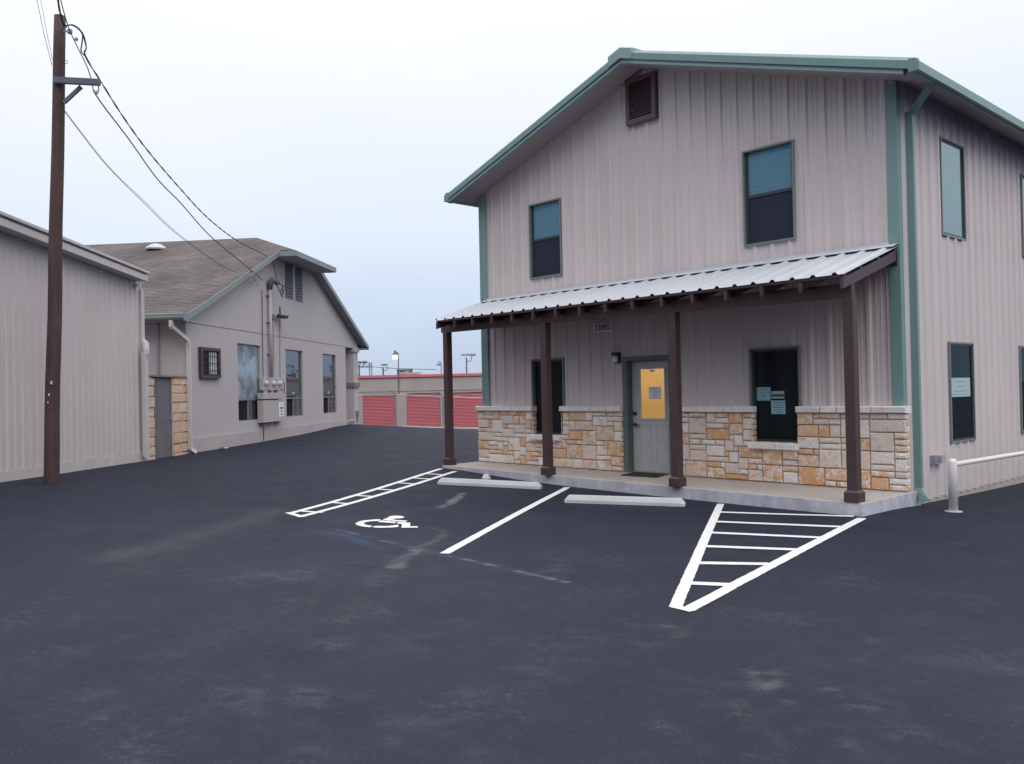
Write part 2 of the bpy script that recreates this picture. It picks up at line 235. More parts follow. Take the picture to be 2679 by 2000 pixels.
# ---------------------------------------------------------------- mesh helpers
class MB:
    def __init__(s, f=None): s.v = []; s.f = []; s.mi = []; s.col = []; s.f_ = f; s.m = 0; s.c = None
    def P(s, p): return tuple(s.f_(*p)) if s.f_ else tuple(p)
    def face(s, pts):
        b = len(s.v); s.v += [s.P(p) for p in pts]; s.f.append(tuple(range(b, b + len(pts)))); s.mi.append(s.m); s.col.append(s.c)
    def box(s, x0, x1, y0, y1, z0, z1):
        v = [(x0, y0, z0), (x1, y0, z0), (x1, y1, z0), (x0, y1, z0), (x0, y0, z1), (x1, y0, z1), (x1, y1, z1), (x0, y1, z1)]
        s.hexa(v); return s
    def hexa(s, v):
        b = len(s.v); s.v += [s.P(p) for p in v]
        for f in ((0, 3, 2, 1), (4, 5, 6, 7), (0, 1, 5, 4), (1, 2, 6, 5), (2, 3, 7, 6), (3, 0, 4, 7)):
            s.f.append(tuple(b + i for i in f)); s.mi.append(s.m); s.col.append(s.c)
    def bar(s, a, b, w, h=None, up=(0, 0, 1)):
        h = h or w; a = Vector(a); b = Vector(b); d = (b - a).normalized(); u = Vector(up)
        if abs(d.dot(u)) > .99: u = Vector((1, 0, 0))
        x = d.cross(u).normalized(); y = x.cross(d)
        v = [p + x * i * w / 2 + y * j * h / 2 for p in (a, b) for i, j in ((-1, -1), (1, -1), (1, 1), (-1, 1))]
        s.hexa([v[0], v[1], v[2], v[3], v[4], v[5], v[6], v[7]]); return s
    def tube(s, pts, r, n=8, cap=True, close=False):
        pts = [Vector(p) for p in pts]; rs = r if isinstance(r, (list, tuple)) else [r] * len(pts); b = len(s.v); x = None
        for i, p in enumerate(pts):
            d = (pts[min(i + 1, len(pts) - 1)] - pts[max(i - 1, 0)]).normalized()
            if x is None:
                u = Vector((0, 0, 1)) if abs(d.z) < .9 else Vector((1, 0, 0)); x = d.cross(u).normalized()
            else:
                x = (x - d * x.dot(d)).normalized()
            y = d.cross(x)
            for k in range(n):
                a = 2 * math.pi * k / n; s.v.append(s.P(p + (x * math.cos(a) + y * math.sin(a)) * rs[i]))
        for i in range(len(pts) - 1):
            for k in range(n):
                k2 = (k + 1) % n; s.f.append((b + i * n + k, b + i * n + k2, b + (i + 1) * n + k2, b + (i + 1) * n + k)); s.mi.append(s.m); s.col.append(s.c)
        if cap:
            s.f.append(tuple(b + k for k in range(n))[::-1]); s.f.append(tuple(b + (len(pts) - 1) * n + k for k in range(n))); s.mi += [s.m] * 2; s.col += [s.c] * 2
        return s
    def lathe(s, c, prof, n=20):
        b = len(s.v); c = Vector(c)
        for r, z in prof:
            for k in range(n):
                a = 2 * math.pi * k / n; s.v.append(s.P((c.x + r * math.cos(a), c.y + r * math.sin(a), c.z + z)))
        for i in range(len(prof) - 1):
            for k in range(n):
                k2 = (k + 1) % n; s.f.append((b + i * n + k, b + i * n + k2, b + (i + 1) * n + k2, b + (i + 1) * n + k)); s.mi.append(s.m); s.col.append(s.c)
        s.f.append(tuple(b + (len(prof) - 1) * n + k for k in range(n))); s.f.append(tuple(b + k for k in range(n))[::-1]); s.mi += [s.m] * 2; s.col += [s.c] * 2
        return s
    def extr(s, prof, path, closed=True):
        """prof: list of offset-functions results; path: list of callables (a,b)->xyz"""
        rings = [[p(a, b) for a, b in prof] for p in path]; n = len(prof)
        for i in range(len(rings) - 1):
            for k in range(n if closed else n - 1):
                k2 = (k + 1) % n; s.face([rings[i][k], rings[i][k2], rings[i + 1][k2], rings[i + 1][k]])
        if closed: s.face(rings[0][::-1]); s.face(rings[-1])
        return s
    def build(s, name, mats, parent=None, smooth=False, bevel=0, **props):
        fcs = s.f
        if s.f_:
            o_ = Vector(s.f_(0, 0, 0)); ex, ey, ez = (Vector(s.f_(*p)) - o_ for p in ((1, 0, 0), (0, 1, 0), (0, 0, 1)))
            if ex.cross(ey).dot(ez) < 0: fcs = [f[::-1] for f in s.f]
        me = bpy.data.meshes.new(name); me.from_pydata(s.v, [], fcs)
        ml = mats if isinstance(mats, (list, tuple)) else [mats]
        for m in ml: me.materials.append(m)
        me.polygons.foreach_set('material_index', s.mi)
        if any(c is not None for c in s.col):
            at = me.color_attributes.new('stone', 'FLOAT_COLOR', 'CORNER'); arr = []
            for f, c in zip(s.f, s.col): arr += list((c or (0, 0, 0)) + (1,)) * len(f)
            at.data.foreach_set('color', arr)
        if smooth: me.polygons.foreach_set('use_smooth', [True] * len(s.f))
        me.update()
        o = bpy.data.objects.new(name, me); S.collection.objects.link(o)
        if parent: o.parent = parent
        if bevel:
            bm = o.modifiers.new('bevel', 'BEVEL'); bm.width = bevel; bm.segments = 2; bm.limit_method = 'ANGLE'
            w = o.modifiers.new('weld', 'WELD'); w.merge_threshold = 1e-5; o.modifiers.move(1, 0)
        for k, v in props.items(): o[k] = v
        return o
def thing(name, label, cat, loc=(0, 0, 0), rz=0, group=None):
    o = bpy.data.objects.new(name, None); S.collection.objects.link(o); o.location = loc; o.rotation_euler = (0, 0, rz); o.empty_display_size = .3
    o['label'] = label; o['category'] = cat
    if group: o['group'] = group
    return o
def tag(o, label, cat, group=None):
    o['label'] = label; o['category'] = cat
    if group: o['group'] = group
    return o
def dup(root, loc=None, label=None, drop=()):
    r = root.copy(); S.collection.objects.link(r)
    if loc is not None: r.location = loc
    if label: r['label'] = label
    for ch in list(root.children):
        c = ch.copy(); S.collection.objects.link(c); c.parent = r
        for g in ch.children:
            d = g.copy(); S.collection.objects.link(d); d.parent = c
    return r
def text(body, size, name, m, parent=None):
    cu = bpy.data.curves.new(name, 'FONT'); cu.body = body; cu.size = size; cu.align_x = 'CENTER'; cu.align_y = 'CENTER'; cu.extrude = .002; cu.offset = .004
    o = bpy.data.objects.new(name + '_tmp', cu); S.collection.objects.link(o)
    me = bpy.data.meshes.new_from_object(o.evaluated_get(bpy.context.evaluated_depsgraph_get())); bpy.data.objects.remove(o)
    me.materials.clear(); me.materials.append(m)
    o = bpy.data.objects.new(name, me); S.collection.objects.link(o); o.parent = parent; return o
# ---------------------------------------------------------------- ground height (thin-plate through surveyed points)
CTRL = np.array([(-14.44, 11.2, -0.06), (-13.4, 11.2, -0.085), (-11.9, 11.1, -0.15), (-10.4, 11.05, -0.175), (-8.0, 10.95, -0.18), (-6.1, 10.85, -0.18), (-5.1, 10.8, -0.172), (-5.13, 12.1, -0.18), (-5.2, 12.6, -0.222), (-5.2, 17.35, -0.309), (-5.2, 24.0, -0.42), (0.0, 16.0, -0.36), (4.0, 8.0, -0.3), (-4.5, 5.0, -0.17), (0.0, 0.0, -0.16), (-6.0, 3.0, -0.13), (2.0, -6.0, -0.2), (-8.0, -2.0, -0.1), (-14.0, -3.0, 0.02), (-10.0, 8.0, -0.13), (-12.0, 6.0, -0.07), (-14.0, 9.0, -0.05), (-16.562, 3.5, 0.19), (-17.624, 4.656, 0.17), (-19.585, 6.793, 0.148), (-13.499, 0.162, 0.23), (-21.973, 9.023, 0.109), (-25.097, 12.642, 0.125), (-26.632, 14.421, 0.15), (-28.331, 16.389, 0.2), (-30.357, 18.736, 0.3), (-31.402, 19.947, 0.27), (-20.691, 7.806, 0.12), (-16.0, 4.2, 0.142), (-32.743, 20.55, 0.172), (-31.831, 21.539, 0.102), (-29.291, 21.342, 0.08), (-23.736, 19.99, 0.04), (-40.307, 25.625, -0.3), (-38.95, 27.095, -0.36), (-37.187, 29.006, -0.5), (-34.542, 31.872, -0.62), (-51.149, 33.044, -0.75), (-47.487, 37.013, -0.98), (-42.74, 42.157, -1.1), (-61.05, 22.314, -0.5)])
def _tps(cx, lam=.5):
    n = len(cx); d = np.hypot(cx[:, None, 0] - cx[None, :, 0], cx[:, None, 1] - cx[None, :, 1])
    K = np.where(d > 0, d * d * np.log(np.maximum(d, 1e-9)), 0) + lam * np.eye(n); P = np.c_[np.ones(n), cx[:, :2]]
    return np.linalg.solve(np.block([[K, P], [P.T, np.zeros((3, 3))]]), np.r_[cx[:, 2], 0, 0, 0])
_w = _tps(CTRL)
def gz(x, y):
    x = np.asarray(x, float); y = np.asarray(y, float); s = np.full(x.shape, _w[-3]) + _w[-2] * x + _w[-1] * y
    for (a, b, _), k in zip(CTRL, _w):
        d2 = (x - a) ** 2 + (y - b) ** 2; s = s + k * .5 * d2 * np.log(np.maximum(d2, 1e-12))
    r = np.hypot(x + 12, y - 8); t = np.clip((r - 45) / 40, 0, 1); t = t * t * (3 - 2 * t)
    return s * (1 - t) + (-1.1) * t
GZ = lambda x, y: float(gz(x, y))
def seg_d(X, Y, pts):
    best = np.full(X.shape, 1e9)
    for (ax, ay), (bx, by) in zip(pts[:-1], pts[1:]):
        dx, dy = bx - ax, by - ay; t = np.clip(((X - ax) * dx + (Y - ay) * dy) / (dx * dx + dy * dy + 1e-9), 0, 1)
        best = np.minimum(best, np.hypot(X - ax - t * dx, Y - ay - t * dy))
    return best
def vnoise(X, Y, sc, seed):
    r = np.random.default_rng(seed); G = r.random((97, 97)); x = X * sc; y = Y * sc; i = np.floor(x).astype(int); j = np.floor(y).astype(int); u = x - i; v = y - j
    u = u * u * (3 - 2 * u); v = v * v * (3 - 2 * v); g = lambda a, b: G[a % 97, b % 97]
    return (g(i, j) * (1 - u) + g(i + 1, j) * u) * (1 - v) + (g(i, j + 1) * (1 - u) + g(i + 1, j + 1) * u) * v
def fbm(X, Y, sc, seed, o=4):
    s = 0; a = .5
    for k in range(o): s = s + a * vnoise(X, Y, sc * 2 ** k, seed + k); a *= .5
    return s / (1 - .5 ** o)
def build_ground():
    def axis(lo, hi, st, far):
        a = list(np.arange(lo, hi + 1e-6, st)); d = st; x = hi; up = []
        while x < far: d *= 1.16; x += d; up.append(x)
        d = st; x = lo; dn = []
        while x > -far: d *= 1.16; x -= d; dn.append(x)
        return np.array(dn[::-1] + a + up)
    xs = axis(-12.6, 1.0, .05, 900); ys = axis(.6, 10.9, .05, 900)
    X, Y = np.meshgrid(xs, ys); Z = gz(X, Y)
    nx, ny = len(xs), len(ys)
    V = np.stack([X.ravel(), Y.ravel(), Z.ravel()], 1)
    i = np.arange(ny - 1)[:, None] * nx + np.arange(nx - 1)[None, :]; i = i.ravel()
    Fc = np.stack([i, i + 1, i + nx + 1, i + nx], 1)
    me = bpy.data.meshes.new('ground'); me.vertices.add(len(V)); me.vertices.foreach_set('co', V.ravel())
    me.loops.add(Fc.size); me.loops.foreach_set('vertex_index', Fc.ravel().astype(np.int32)); me.polygons.add(len(Fc))
    me.polygons.foreach_set('loop_start', np.arange(0, Fc.size, 4).astype(np.int32)); me.polygons.foreach_set('loop_total', np.full(len(Fc), 4, np.int32))
    me.polygons.foreach_set('use_smooth', np.ones(len(Fc), bool)); me.update(); me.validate()
    # wear: R light scuff, G blue chalk, B dark patch
    n1 = fbm(X, Y, 1.9, 11); n2 = fbm(X, Y, 9.0, 23); n3 = fbm(X, Y, .45, 31); wob = (fbm(X, Y, 2.5, 47) - .5) * .22
    Lr = np.zeros_like(X); Bl = np.zeros_like(X); Dk = np.zeros_like(X)
    def stroke(A, pts, w, amt, rough=.0, soft=.5):
        d = seg_d(X + wob * .5, Y + wob * .5, pts); m = np.clip((w - d) / (w * soft), 0, 1); m = m * m * (3 - 2 * m)
        if rough: m = m * np.clip((n2 - (.5 - .12)) / .18 * rough + (1 - rough), 0, 1)
        np.maximum(A, m * amt, out=A)
    stroke(Lr, [(-11.08, 9.07), (-10.6, 8.58), (-10.3, 8.2), (-9.95, 7.7)], .10, .75, .25)
    stroke(Lr, [(-8.63, 6.48), (-8.325, 6.415), (-8.076, 6.314)], .06, .35, .3); stroke(Lr, [(-8.076, 6.314), (-7.769, 5.964), (-7.558, 5.574)], .085, .42, .3)
    stroke(Lr, [(-7.558, 5.574), (-7.306, 5.174), (-6.95, 4.80)], .12, .55, .3); stroke(Lr, [(-6.9, 4.75), (-6.478, 4.3)], .2, .28, .6)
    chalk = [(-9.232, 5.576), (-8.771, 5.56), (-8.174, 5.526), (-7.609, 5.519), (-7.13, 5.524), (-6.584, 5.534), (-5.881, 5.532), (-5.327, 5.533)]
    d = seg_d(X, Y, chalk); np.maximum(Lr, np.clip((.045 - d) / .03, 0, 1) * np.clip((n2 - .40) / .16, 0, 1) * .75, out=Lr); stroke(Bl, chalk, .16, .35, 0, 1)
    stroke(Bl, [(-9.1, 5.33), (-8.66, 5.39), (-8.2, 5.28)], .22, .8, .3, 1); stroke(Bl, [(-8.2, 5.28), (-7.62, 5.16)], .16, .45, .4, 1); stroke(Bl, [(-7.51, 3.77), (-7.19, 3.79)], .14, .5, .6, 1)
    stroke(Bl, [(-3.55, 9.8), (-3.6, 9.7)], .16, .45, .4, 1); stroke(Bl, [(-3.786, 8.8), (-3.75, 8.7)], .14, .45, .4, 1)
    stroke(Lr, [(-11.24, 5.75), (-10.2, 4.55), (-9.4, 3.55), (-9.1, 2.9)], .55, .28, 0, 1)
    stroke(Dk, [(-12.03, 6.5), (-10.395, 5.0), (-9.505, 4.0), (-8.98, 3.2), (-8.268, 2.34), (-7.798, 1.6), (-7.0, .4)], .085, 1.0, .0, 1)
    for (px, py), w, a in [((-6.41, 4.33), .35, .5), ((-5.615, 3.47), .22, .9), ((-5.162, 3.004), .2, .9), ((-5.3, 3.1), .3, .5), ((-6.5, 4.87), .4, .4), ((-5.09, 4.13), .45, .45), ((-5.85, 3.57), .25, .6), ((-3.49, 5.86), .3, .5), ((-3.2, 5.86), .25, .6), ((-2.84, 4.63), .3, .8), ((-2.74, 4.5), .2, 1), ((-2.4, 4.68), .2, .8), ((-2.16, 4.56), .25, .8), ((-2.45, 4.26), .12, .8), ((-2.56, 3.96), .12, .8), ((-1.86, 4.33), .25, .6), ((-2.02, 3.96), .2, .6), ((-2.48, 6.17), .35, .4), ((-4.08, 4.96), .25, .7), ((-3.93, 4.65), .1, .8), ((-3.82, 5.02), .12, .8), ((-3.68, 3.49), .12, .6), ((-2.72, 3.49), .16, .6), ((-2.29, 3.57), .1, .6), ((-4.13, 10.2), .3, .3), ((-6.53, 3.06), .2, .5), ((-6.3, 2.03), .15, .6), ((-6.1, 1.6), .3, .5), ((-4.68, 2.26), .45, .6), ((-4.9, 1.57), .3, .6), ((-4.4, 2.44), .3, .7), ((-4.54, 1.71), .12, .7), ((-5.77, 4.91), .3, .5), ((-2.9, 5.2), .5, .4), ((-2.2, 5.4), .5, .35), ((-1.4, 5.2), .5, .5), ((-1.2, 6.4), .4, .4), ((-3.2, 3.1), .35, .4), ((-6.6, 6.9), .12, .5), ((-6.9, 7.1), .1, .4), ((-5.9, 7.0), .3, .25), ((-1.3, 3.2), .3, .4), ((-2.9, 2.5), .3, .4), ((-.6, 5.6), .5, .4)]:
        dd = np.hypot(X - px + wob * 1.3, Y - py - wob * 1.1); m = np.clip(1 - dd / w, 0, 1) ** .7; m = m * np.clip((n2 + .18 * n1 - .56) / .10, 0, 1); np.maximum(Lr, m * a * .55, out=Lr)
    stroke(Lr, [(-2.62, 4.15), (-2.38, 3.92), (-2.1, 3.6)], .08, .22, 0, 1)
    for (px, py), w, a in [((-5.9, 3.9), .8, .8), ((-2.3, 4.35), .35, .9), ((-2.0, 4.2), .3, .8), ((-7.0, 2.9), .9, .5), ((-5.0, 2.8), .6, .6), ((-2.5, 4.0), .3, .7), ((-3.6, 5.0), .6, .5)]:
        dd = np.hypot(X - px + wob, Y - py); np.maximum(Dk, np.clip(1 - dd / w, 0, 1) * a * np.clip((n1 - .35) / .3, 0, 1), out=Dk)
    near = np.clip((7.5 - np.hypot(X + 3.5, Y - 2.5)) / 3, 0, 1)
    np.maximum(Lr, near * np.clip((n2 * .5 + n1 * .5 - .54) / .2, 0, 1) * .26, out=Lr)
    at = me.color_attributes.new('wear', 'FLOAT_COLOR', 'POINT'); at.data.foreach_set('color', np.stack([Lr, Bl, Dk, .02 + .98 * np.clip((8.2 - np.hypot((X + 3.2) * .8, Y - 2.0)) / 4, 0, 1)], -1).ravel().astype(np.float32))
    # asphalt material
    m = bpy.data.materials.new('asphalt'); m.use_nodes = True; t = m.node_tree; b = t.nodes['Principled BSDF']; b.inputs['Specular IOR Level'].default_value = .22
    co = N(t, 'ShaderNodeTexCoord')
    def nz(sc, det, vec=None, rough=.6):
        n = N(t, 'ShaderNodeTexNoise'); n.inputs['Scale'].default_value = sc; n.inputs['Detail'].default_value = det; n.inputs['Roughness'].default_value = rough; t.links.new((vec or co.outputs['Object']), n.inputs[0]); return n.outputs[0]
    mp_ = N(t, 'ShaderNodeMapping'); mp_.inputs['Rotation'].default_value = (0, 0, R(-38)); mp_.inputs['Scale'].default_value = (.25, 1.3, 1); t.links.new(co.outputs['Object'], mp_.inputs[0])
    base = N(t, 'ShaderNodeValToRGB'); r = base.color_ramp; r.elements[0].position = .30; r.elements[0].color = (.0088, .0120, .0262, 1); r.elements[1].position = .72; r.elements[1].color = (.0180, .0230, .0425, 1)
    a1 = N(t, 'ShaderNodeMath', operation='MULTIPLY'); t.links.new(nz(.8, 5, mp_.outputs[0]), a1.inputs[0]); a1.inputs[1].default_value = .55
    a2 = N(t, 'ShaderNodeMath', operation='MULTIPLY_ADD'); t.links.new(nz(2.4, 6), a2.inputs[0]); a2.inputs[1].default_value = .45; t.links.new(a1.outputs[0], a2.inputs[2]); t.links.new(a2.outputs[0], base.inputs[0])
    g1 = nz(55, 4, None, .75)
    mr = N(t, 'ShaderNodeMapRange'); t.links.new(g1, mr.inputs[0]); mr.inputs[1].default_value = .3; mr.inputs[2].default_value = .7; mr.inputs[3].default_value = .52; mr.inputs[4].default_value = 1.55
    vs = N(t, 'ShaderNodeVectorMath', operation='SCALE'); t.links.new(base.outputs[0], vs.inputs[0]); t.links.new(mr.outputs[0], vs.inputs['Scale'])
    vo = N(t, 'ShaderNodeTexVoronoi'); vo.inputs['Scale'].default_value = 95; t.links.new(co.outputs['Object'], vo.inputs[0])
    lt = N(t, 'ShaderNodeMath', operation='LESS_THAN'); t.links.new(vo.outputs['Color'], lt.inputs[0]); lt.inputs[1].default_value = .10
    sp1 = N(t, 'ShaderNodeMix', data_type='RGBA'); mm = N(t, 'ShaderNodeMath', operation='MULTIPLY'); t.links.new(lt.outputs[0], mm.inputs[0]); mm.inputs[1].default_value = .35; t.links.new(mm.outputs[0], sp1.inputs[0]); t.links.new(vs.outputs[0], sp1.inputs[6]); sp1.inputs[7].default_value = (.12, .115, .12, 1)
    at_ = N(t, 'ShaderNodeAttribute', attribute_name='wear'); sc = N(t, 'ShaderNodeSeparateColor'); t.links.new(at_.outputs['Color'], sc.inputs[0])
    def over(cur, f, col, k):
        mu = N(t, 'ShaderNodeMath', operation='MULTIPLY'); t.links.new(f, mu.inputs[0]); mu.inputs[1].default_value = k
        x = N(t, 'ShaderNodeMix', data_type='RGBA'); t.links.new(mu.outputs[0], x.inputs[0]); t.links.new(cur, x.inputs[6]); x.inputs[7].default_value = col; return x.outputs[2]
    cur = over(sp1.outputs[2], sc.outputs[2], (.015, .017, .026, 1), .7)
    fine = nz(38, 6, None, .85)
    def speck(f, lo, hi):
        a_ = N(t, 'ShaderNodeMath', operation='MULTIPLY_ADD'); t.links.new(f, a_.inputs[0]); a_.inputs[1].default_value = .55; t.links.new(fine, a_.inputs[2])
        m_ = N(t, 'ShaderNodeMapRange'); t.links.new(a_.outputs[0], m_.inputs[0]); m_.inputs[1].default_value = lo; m_.inputs[2].default_value = hi
        k_ = N(t, 'ShaderNodeMath', operation='MULTIPLY'); t.links.new(m_.outputs[0], k_.inputs[0]); t.links.new(f, k_.inputs[1]); return k_.outputs[0]
    nearf = at_.outputs['Alpha']
    ma = N(t, 'ShaderNodeMath', operation='MULTIPLY_ADD'); t.links.new(nz(1.15, 3), ma.inputs[0]); ma.inputs[1].default_value = .62; t.links.new(nz(13, 8, None, .85), ma.inputs[2])
    mb2 = N(t, 'ShaderNodeMapRange'); mb2.interpolation_type = 'SMOOTHSTEP'; t.links.new(ma.outputs[0], mb2.inputs[0]); mb2.inputs[1].default_value = .86; mb2.inputs[2].default_value = 1.04
    mc2 = N(t, 'ShaderNodeMath', operation='MULTIPLY'); t.links.new(mb2.outputs[0], mc2.inputs[0]); t.links.new(nearf, mc2.inputs[1])
    cur = over(cur, mc2.outputs[0], (.085, .083, .092, 1), .62)
    md = N(t, 'ShaderNodeMapRange'); t.links.new(ma.outputs[0], md.inputs[0]); md.inputs[1].default_value = .76; md.inputs[2].default_value = .62
    me2 = N(t, 'ShaderNodeMath', operation='MULTIPLY'); t.links.new(md.outputs[0], me2.inputs[0]); t.links.new(nearf, me2.inputs[1])
    cur = over(cur, me2.outputs[0], (.012, .013, .02, 1), .55)
    cur = over(cur, nearf, (.048, .053, .072, 1), .30)
    cur = over(cur, sc.outputs[0], (.10, .105, .125, 1), .30)
    cur = over(cur, speck(sc.outputs[1], .35, .75), (.06, .10, .20, 1), .42)
    cur = over(cur, speck(sc.outputs[0], .58, .84), (.20, .19, .20, 1), .85)
    t.links.new(cur, b.inputs['Base Color'])
    rr = N(t, 'ShaderNodeMapRange'); t.links.new(nz(1.6, 4), rr.inputs[0]); rr.inputs[3].default_value = .62; rr.inputs[4].default_value = .9; t.links.new(rr.outputs[0], b.inputs['Roughness'])
    bp = N(t, 'ShaderNodeBump'); bp.inputs['Strength'].default_value = .55; bp.inputs['Distance'].default_value = .008; t.links.new(g1, bp.inputs['Height'])
    bp2 = N(t, 'ShaderNodeBump'); bp2.inputs['Strength'].default_value = .4; bp2.inputs['Distance'].default_value = .03; t.links.new(nz(5, 5), bp2.inputs['Height']); t.links.new(bp.outputs[0], bp2.inputs['Normal']); t.links.new(bp2.outputs[0], b.inputs['Normal'])
    me.materials.append(m); o = bpy.data.objects.new('ground', me); S.collection.objects.link(o); o['kind'] = 'structure'
build_ground()
# ---------------------------------------------------------------- painted markings (sheets 5 mm above the asphalt)
def sub(pts, st=.09):
    out = []
    for a, b in zip(pts, pts[1:] + pts[:1]):
        n = max(1, int(math.dist(a, b) / st))
        for k in range(n): out.append((a[0] + (b[0] - a[0]) * k / n, a[1] + (b[1] - a[1]) * k / n))
    return out
def ribbon(mb, a, b, w, h=.005, jit=.003, w2=None):
    """painted stripe from a to b"""
    a = Vector(a).to_2d(); b = Vector(b).to_2d(); L = (b - a).length; n = max(2, int(L / .06)); d = (b - a) / L; p = Vector((-d.y, d.x)); w2 = w2 or w
    prev = None
    for k in range(n + 1):
        t = k / n; c = a + d * L * t; ww = w + (w2 - w) * t
        l = c + p * (ww / 2 + random.uniform(-jit, jit)); r = c - p * (ww / 2 + random.uniform(-jit, jit))
        q = [(v.x, v.y, GZ(v.x, v.y) + h) for v in (l, r)]
        if prev: mb.face([prev[0], prev[1], q[1], q[0]])
        prev = q
def poly(mb, pts, h=.005):
    pts = sub(pts, .07); mb.face([(x, y, GZ(x, y) + h) for x, y in pts])
MP = MT['whitepaint'].copy(); MP.name = 'road_paint'
def roadpaint():
    t = MP.node_tree; b = t.nodes['Principled BSDF']; co = N(t, 'ShaderNodeTexCoord'); n = N(t, 'ShaderNodeTexNoise'); n.inputs['Scale'].default_value = 60; n.inputs['Detail'].default_value = 5; n.inputs['Roughness'].default_value = .75
    t.links.new(co.outputs['Object'], n.inputs[0]); r = N(t, 'ShaderNodeValToRGB'); r.color_ramp.elements[0].position = .30; r.color_ramp.elements[0].color = (.38, .39, .43, 1); r.color_ramp.elements[1].position = .45; r.color_ramp.elements[1].color = (.80, .80, .80, 1)
    t.links.new(n.outputs[0], r.inputs[0]); t.links.new(r.outputs[0], b.inputs['Base Color'])
    bp = N(t, 'ShaderNodeBump'); bp.inputs['Strength'].default_value = .4; bp.inputs['Distance'].default_value = .004; t.links.new(n.outputs[0], bp.inputs['Height']); t.links.new(bp.outputs[0], b.inputs['Normal'])
roadpaint()
mb = MB()
ribbon(mb, (-10.86, 5.80), (-14.29, 11.12), .105); ribbon(mb, (-10.47, 5.74), (-13.70, 11.02), .105); ribbon(mb, (-10.93, 5.81), (-10.42, 5.75), .10, .0058)
for a, b in [((-13.70, 10.32), (-13.38, 10.46)), ((-13.33, 9.70), (-13.06, 9.84)), ((-12.96, 9.06), (-12.67, 9.17)), ((-12.45, 8.27), (-12.17, 8.41)), ((-11.98, 7.56), (-11.72, 7.70)), ((-11.52, 6.83), (-11.24, 6.96)), ((-10.96, 6.02), (-10.70, 6.15))]:
    a = Vector(a); b = Vector(b); d = (b - a).normalized(); ribbon(mb, a - d * .04, b + d * .07, .095, .0062)
mb.build('aisle_marking', MP, kind='structure')
mb = MB(); ribbon(mb, (-7.12, 5.56), (-10.48, 10.94), .11); mb.build('stall_line', MP, kind='structure')
mb = MB()
ribbon(mb, (-4.15, 5.53), (-7.25, 10.80), .104); ribbon(mb, (-4.02, 5.50), (-4.20, 6.37), .115, .0056); ribbon(mb, (-4.195, 6.32), (-5.08, 10.70), .115, .0056); ribbon(mb, (-4.18, 5.525), (-3.97, 5.51), .09, .0068)
for a, b in [((-6.74, 10.05), (-5.28, 10.77)), ((-6.29, 9.29), (-5.0, 9.88)), ((-5.84, 8.56), (-4.80, 9.06)), ((-5.40, 7.80), (-4.66, 8.24)), ((-4.95, 7.04), (-4.50, 7.40)), ((-4.49, 6.29), (-4.28, 6.43))]: a = Vector(a); b = Vector(b); d = (b - a).normalized(); ribbon(mb, a - d * .05, b + d * .05, .12, .0062)
mb.build('hatched_marking', MP, kind='structure')
mb = MB()
for p in ([(-9.551, 6.41), (-9.589, 6.361), (-9.604, 6.279), (-9.611, 6.203), (-9.604, 6.138), (-9.569, 6.078), (-9.468, 6.119), (-9.477, 6.151), (-9.492, 6.206), (-9.474, 6.259), (-9.437, 6.308)],
 [(-9.554, 6.066), (-9.51, 6.009), (-9.446, 5.956), (-9.356, 5.915), (-9.246, 5.898), (-9.152, 5.905), (-9.079, 5.929), (-9.153, 6.021), (-9.22, 6.007), (-9.276, 6.004), (-9.348, 6.025), (-9.42, 6.069), (-9.462, 6.113)],
 [(-9.128, 6.041), (-9.018, 6.15), (-9.014, 6.232), (-9.012, 6.313), (-8.865, 6.209), (-8.885, 6.112), (-8.931, 6.047), (-8.967, 5.999), (-9.059, 5.951)],
 [(-9.495, 6.398), (-9.621, 6.575), (-9.685, 6.64), (-9.708, 6.704), (-9.681, 6.755), (-9.623, 6.784), (-9.545, 6.777), (-9.494, 6.751), (-9.455, 6.697), (-9.443, 6.641), (-9.481, 6.593), (-9.411, 6.518), (-9.355, 6.417)],
 [(-9.475, 6.364), (-9.205, 6.426), (-9.148, 6.345), (-9.375, 6.25)], [(-9.391, 6.509), (-9.215, 6.599), (-9.148, 6.519), (-9.33, 6.415)],
 [(-9.195, 6.444), (-9.118, 6.497), (-9.029, 6.511), (-8.804, 6.342), (-8.742, 6.415), (-8.655, 6.351), (-8.787, 6.198), (-9.029, 6.38), (-9.112, 6.355)]):
    mb.face([(x, y, GZ(x, y) + .006) for x, y in p])
mb.build('wheelchair_symbol', MP, kind='structure')
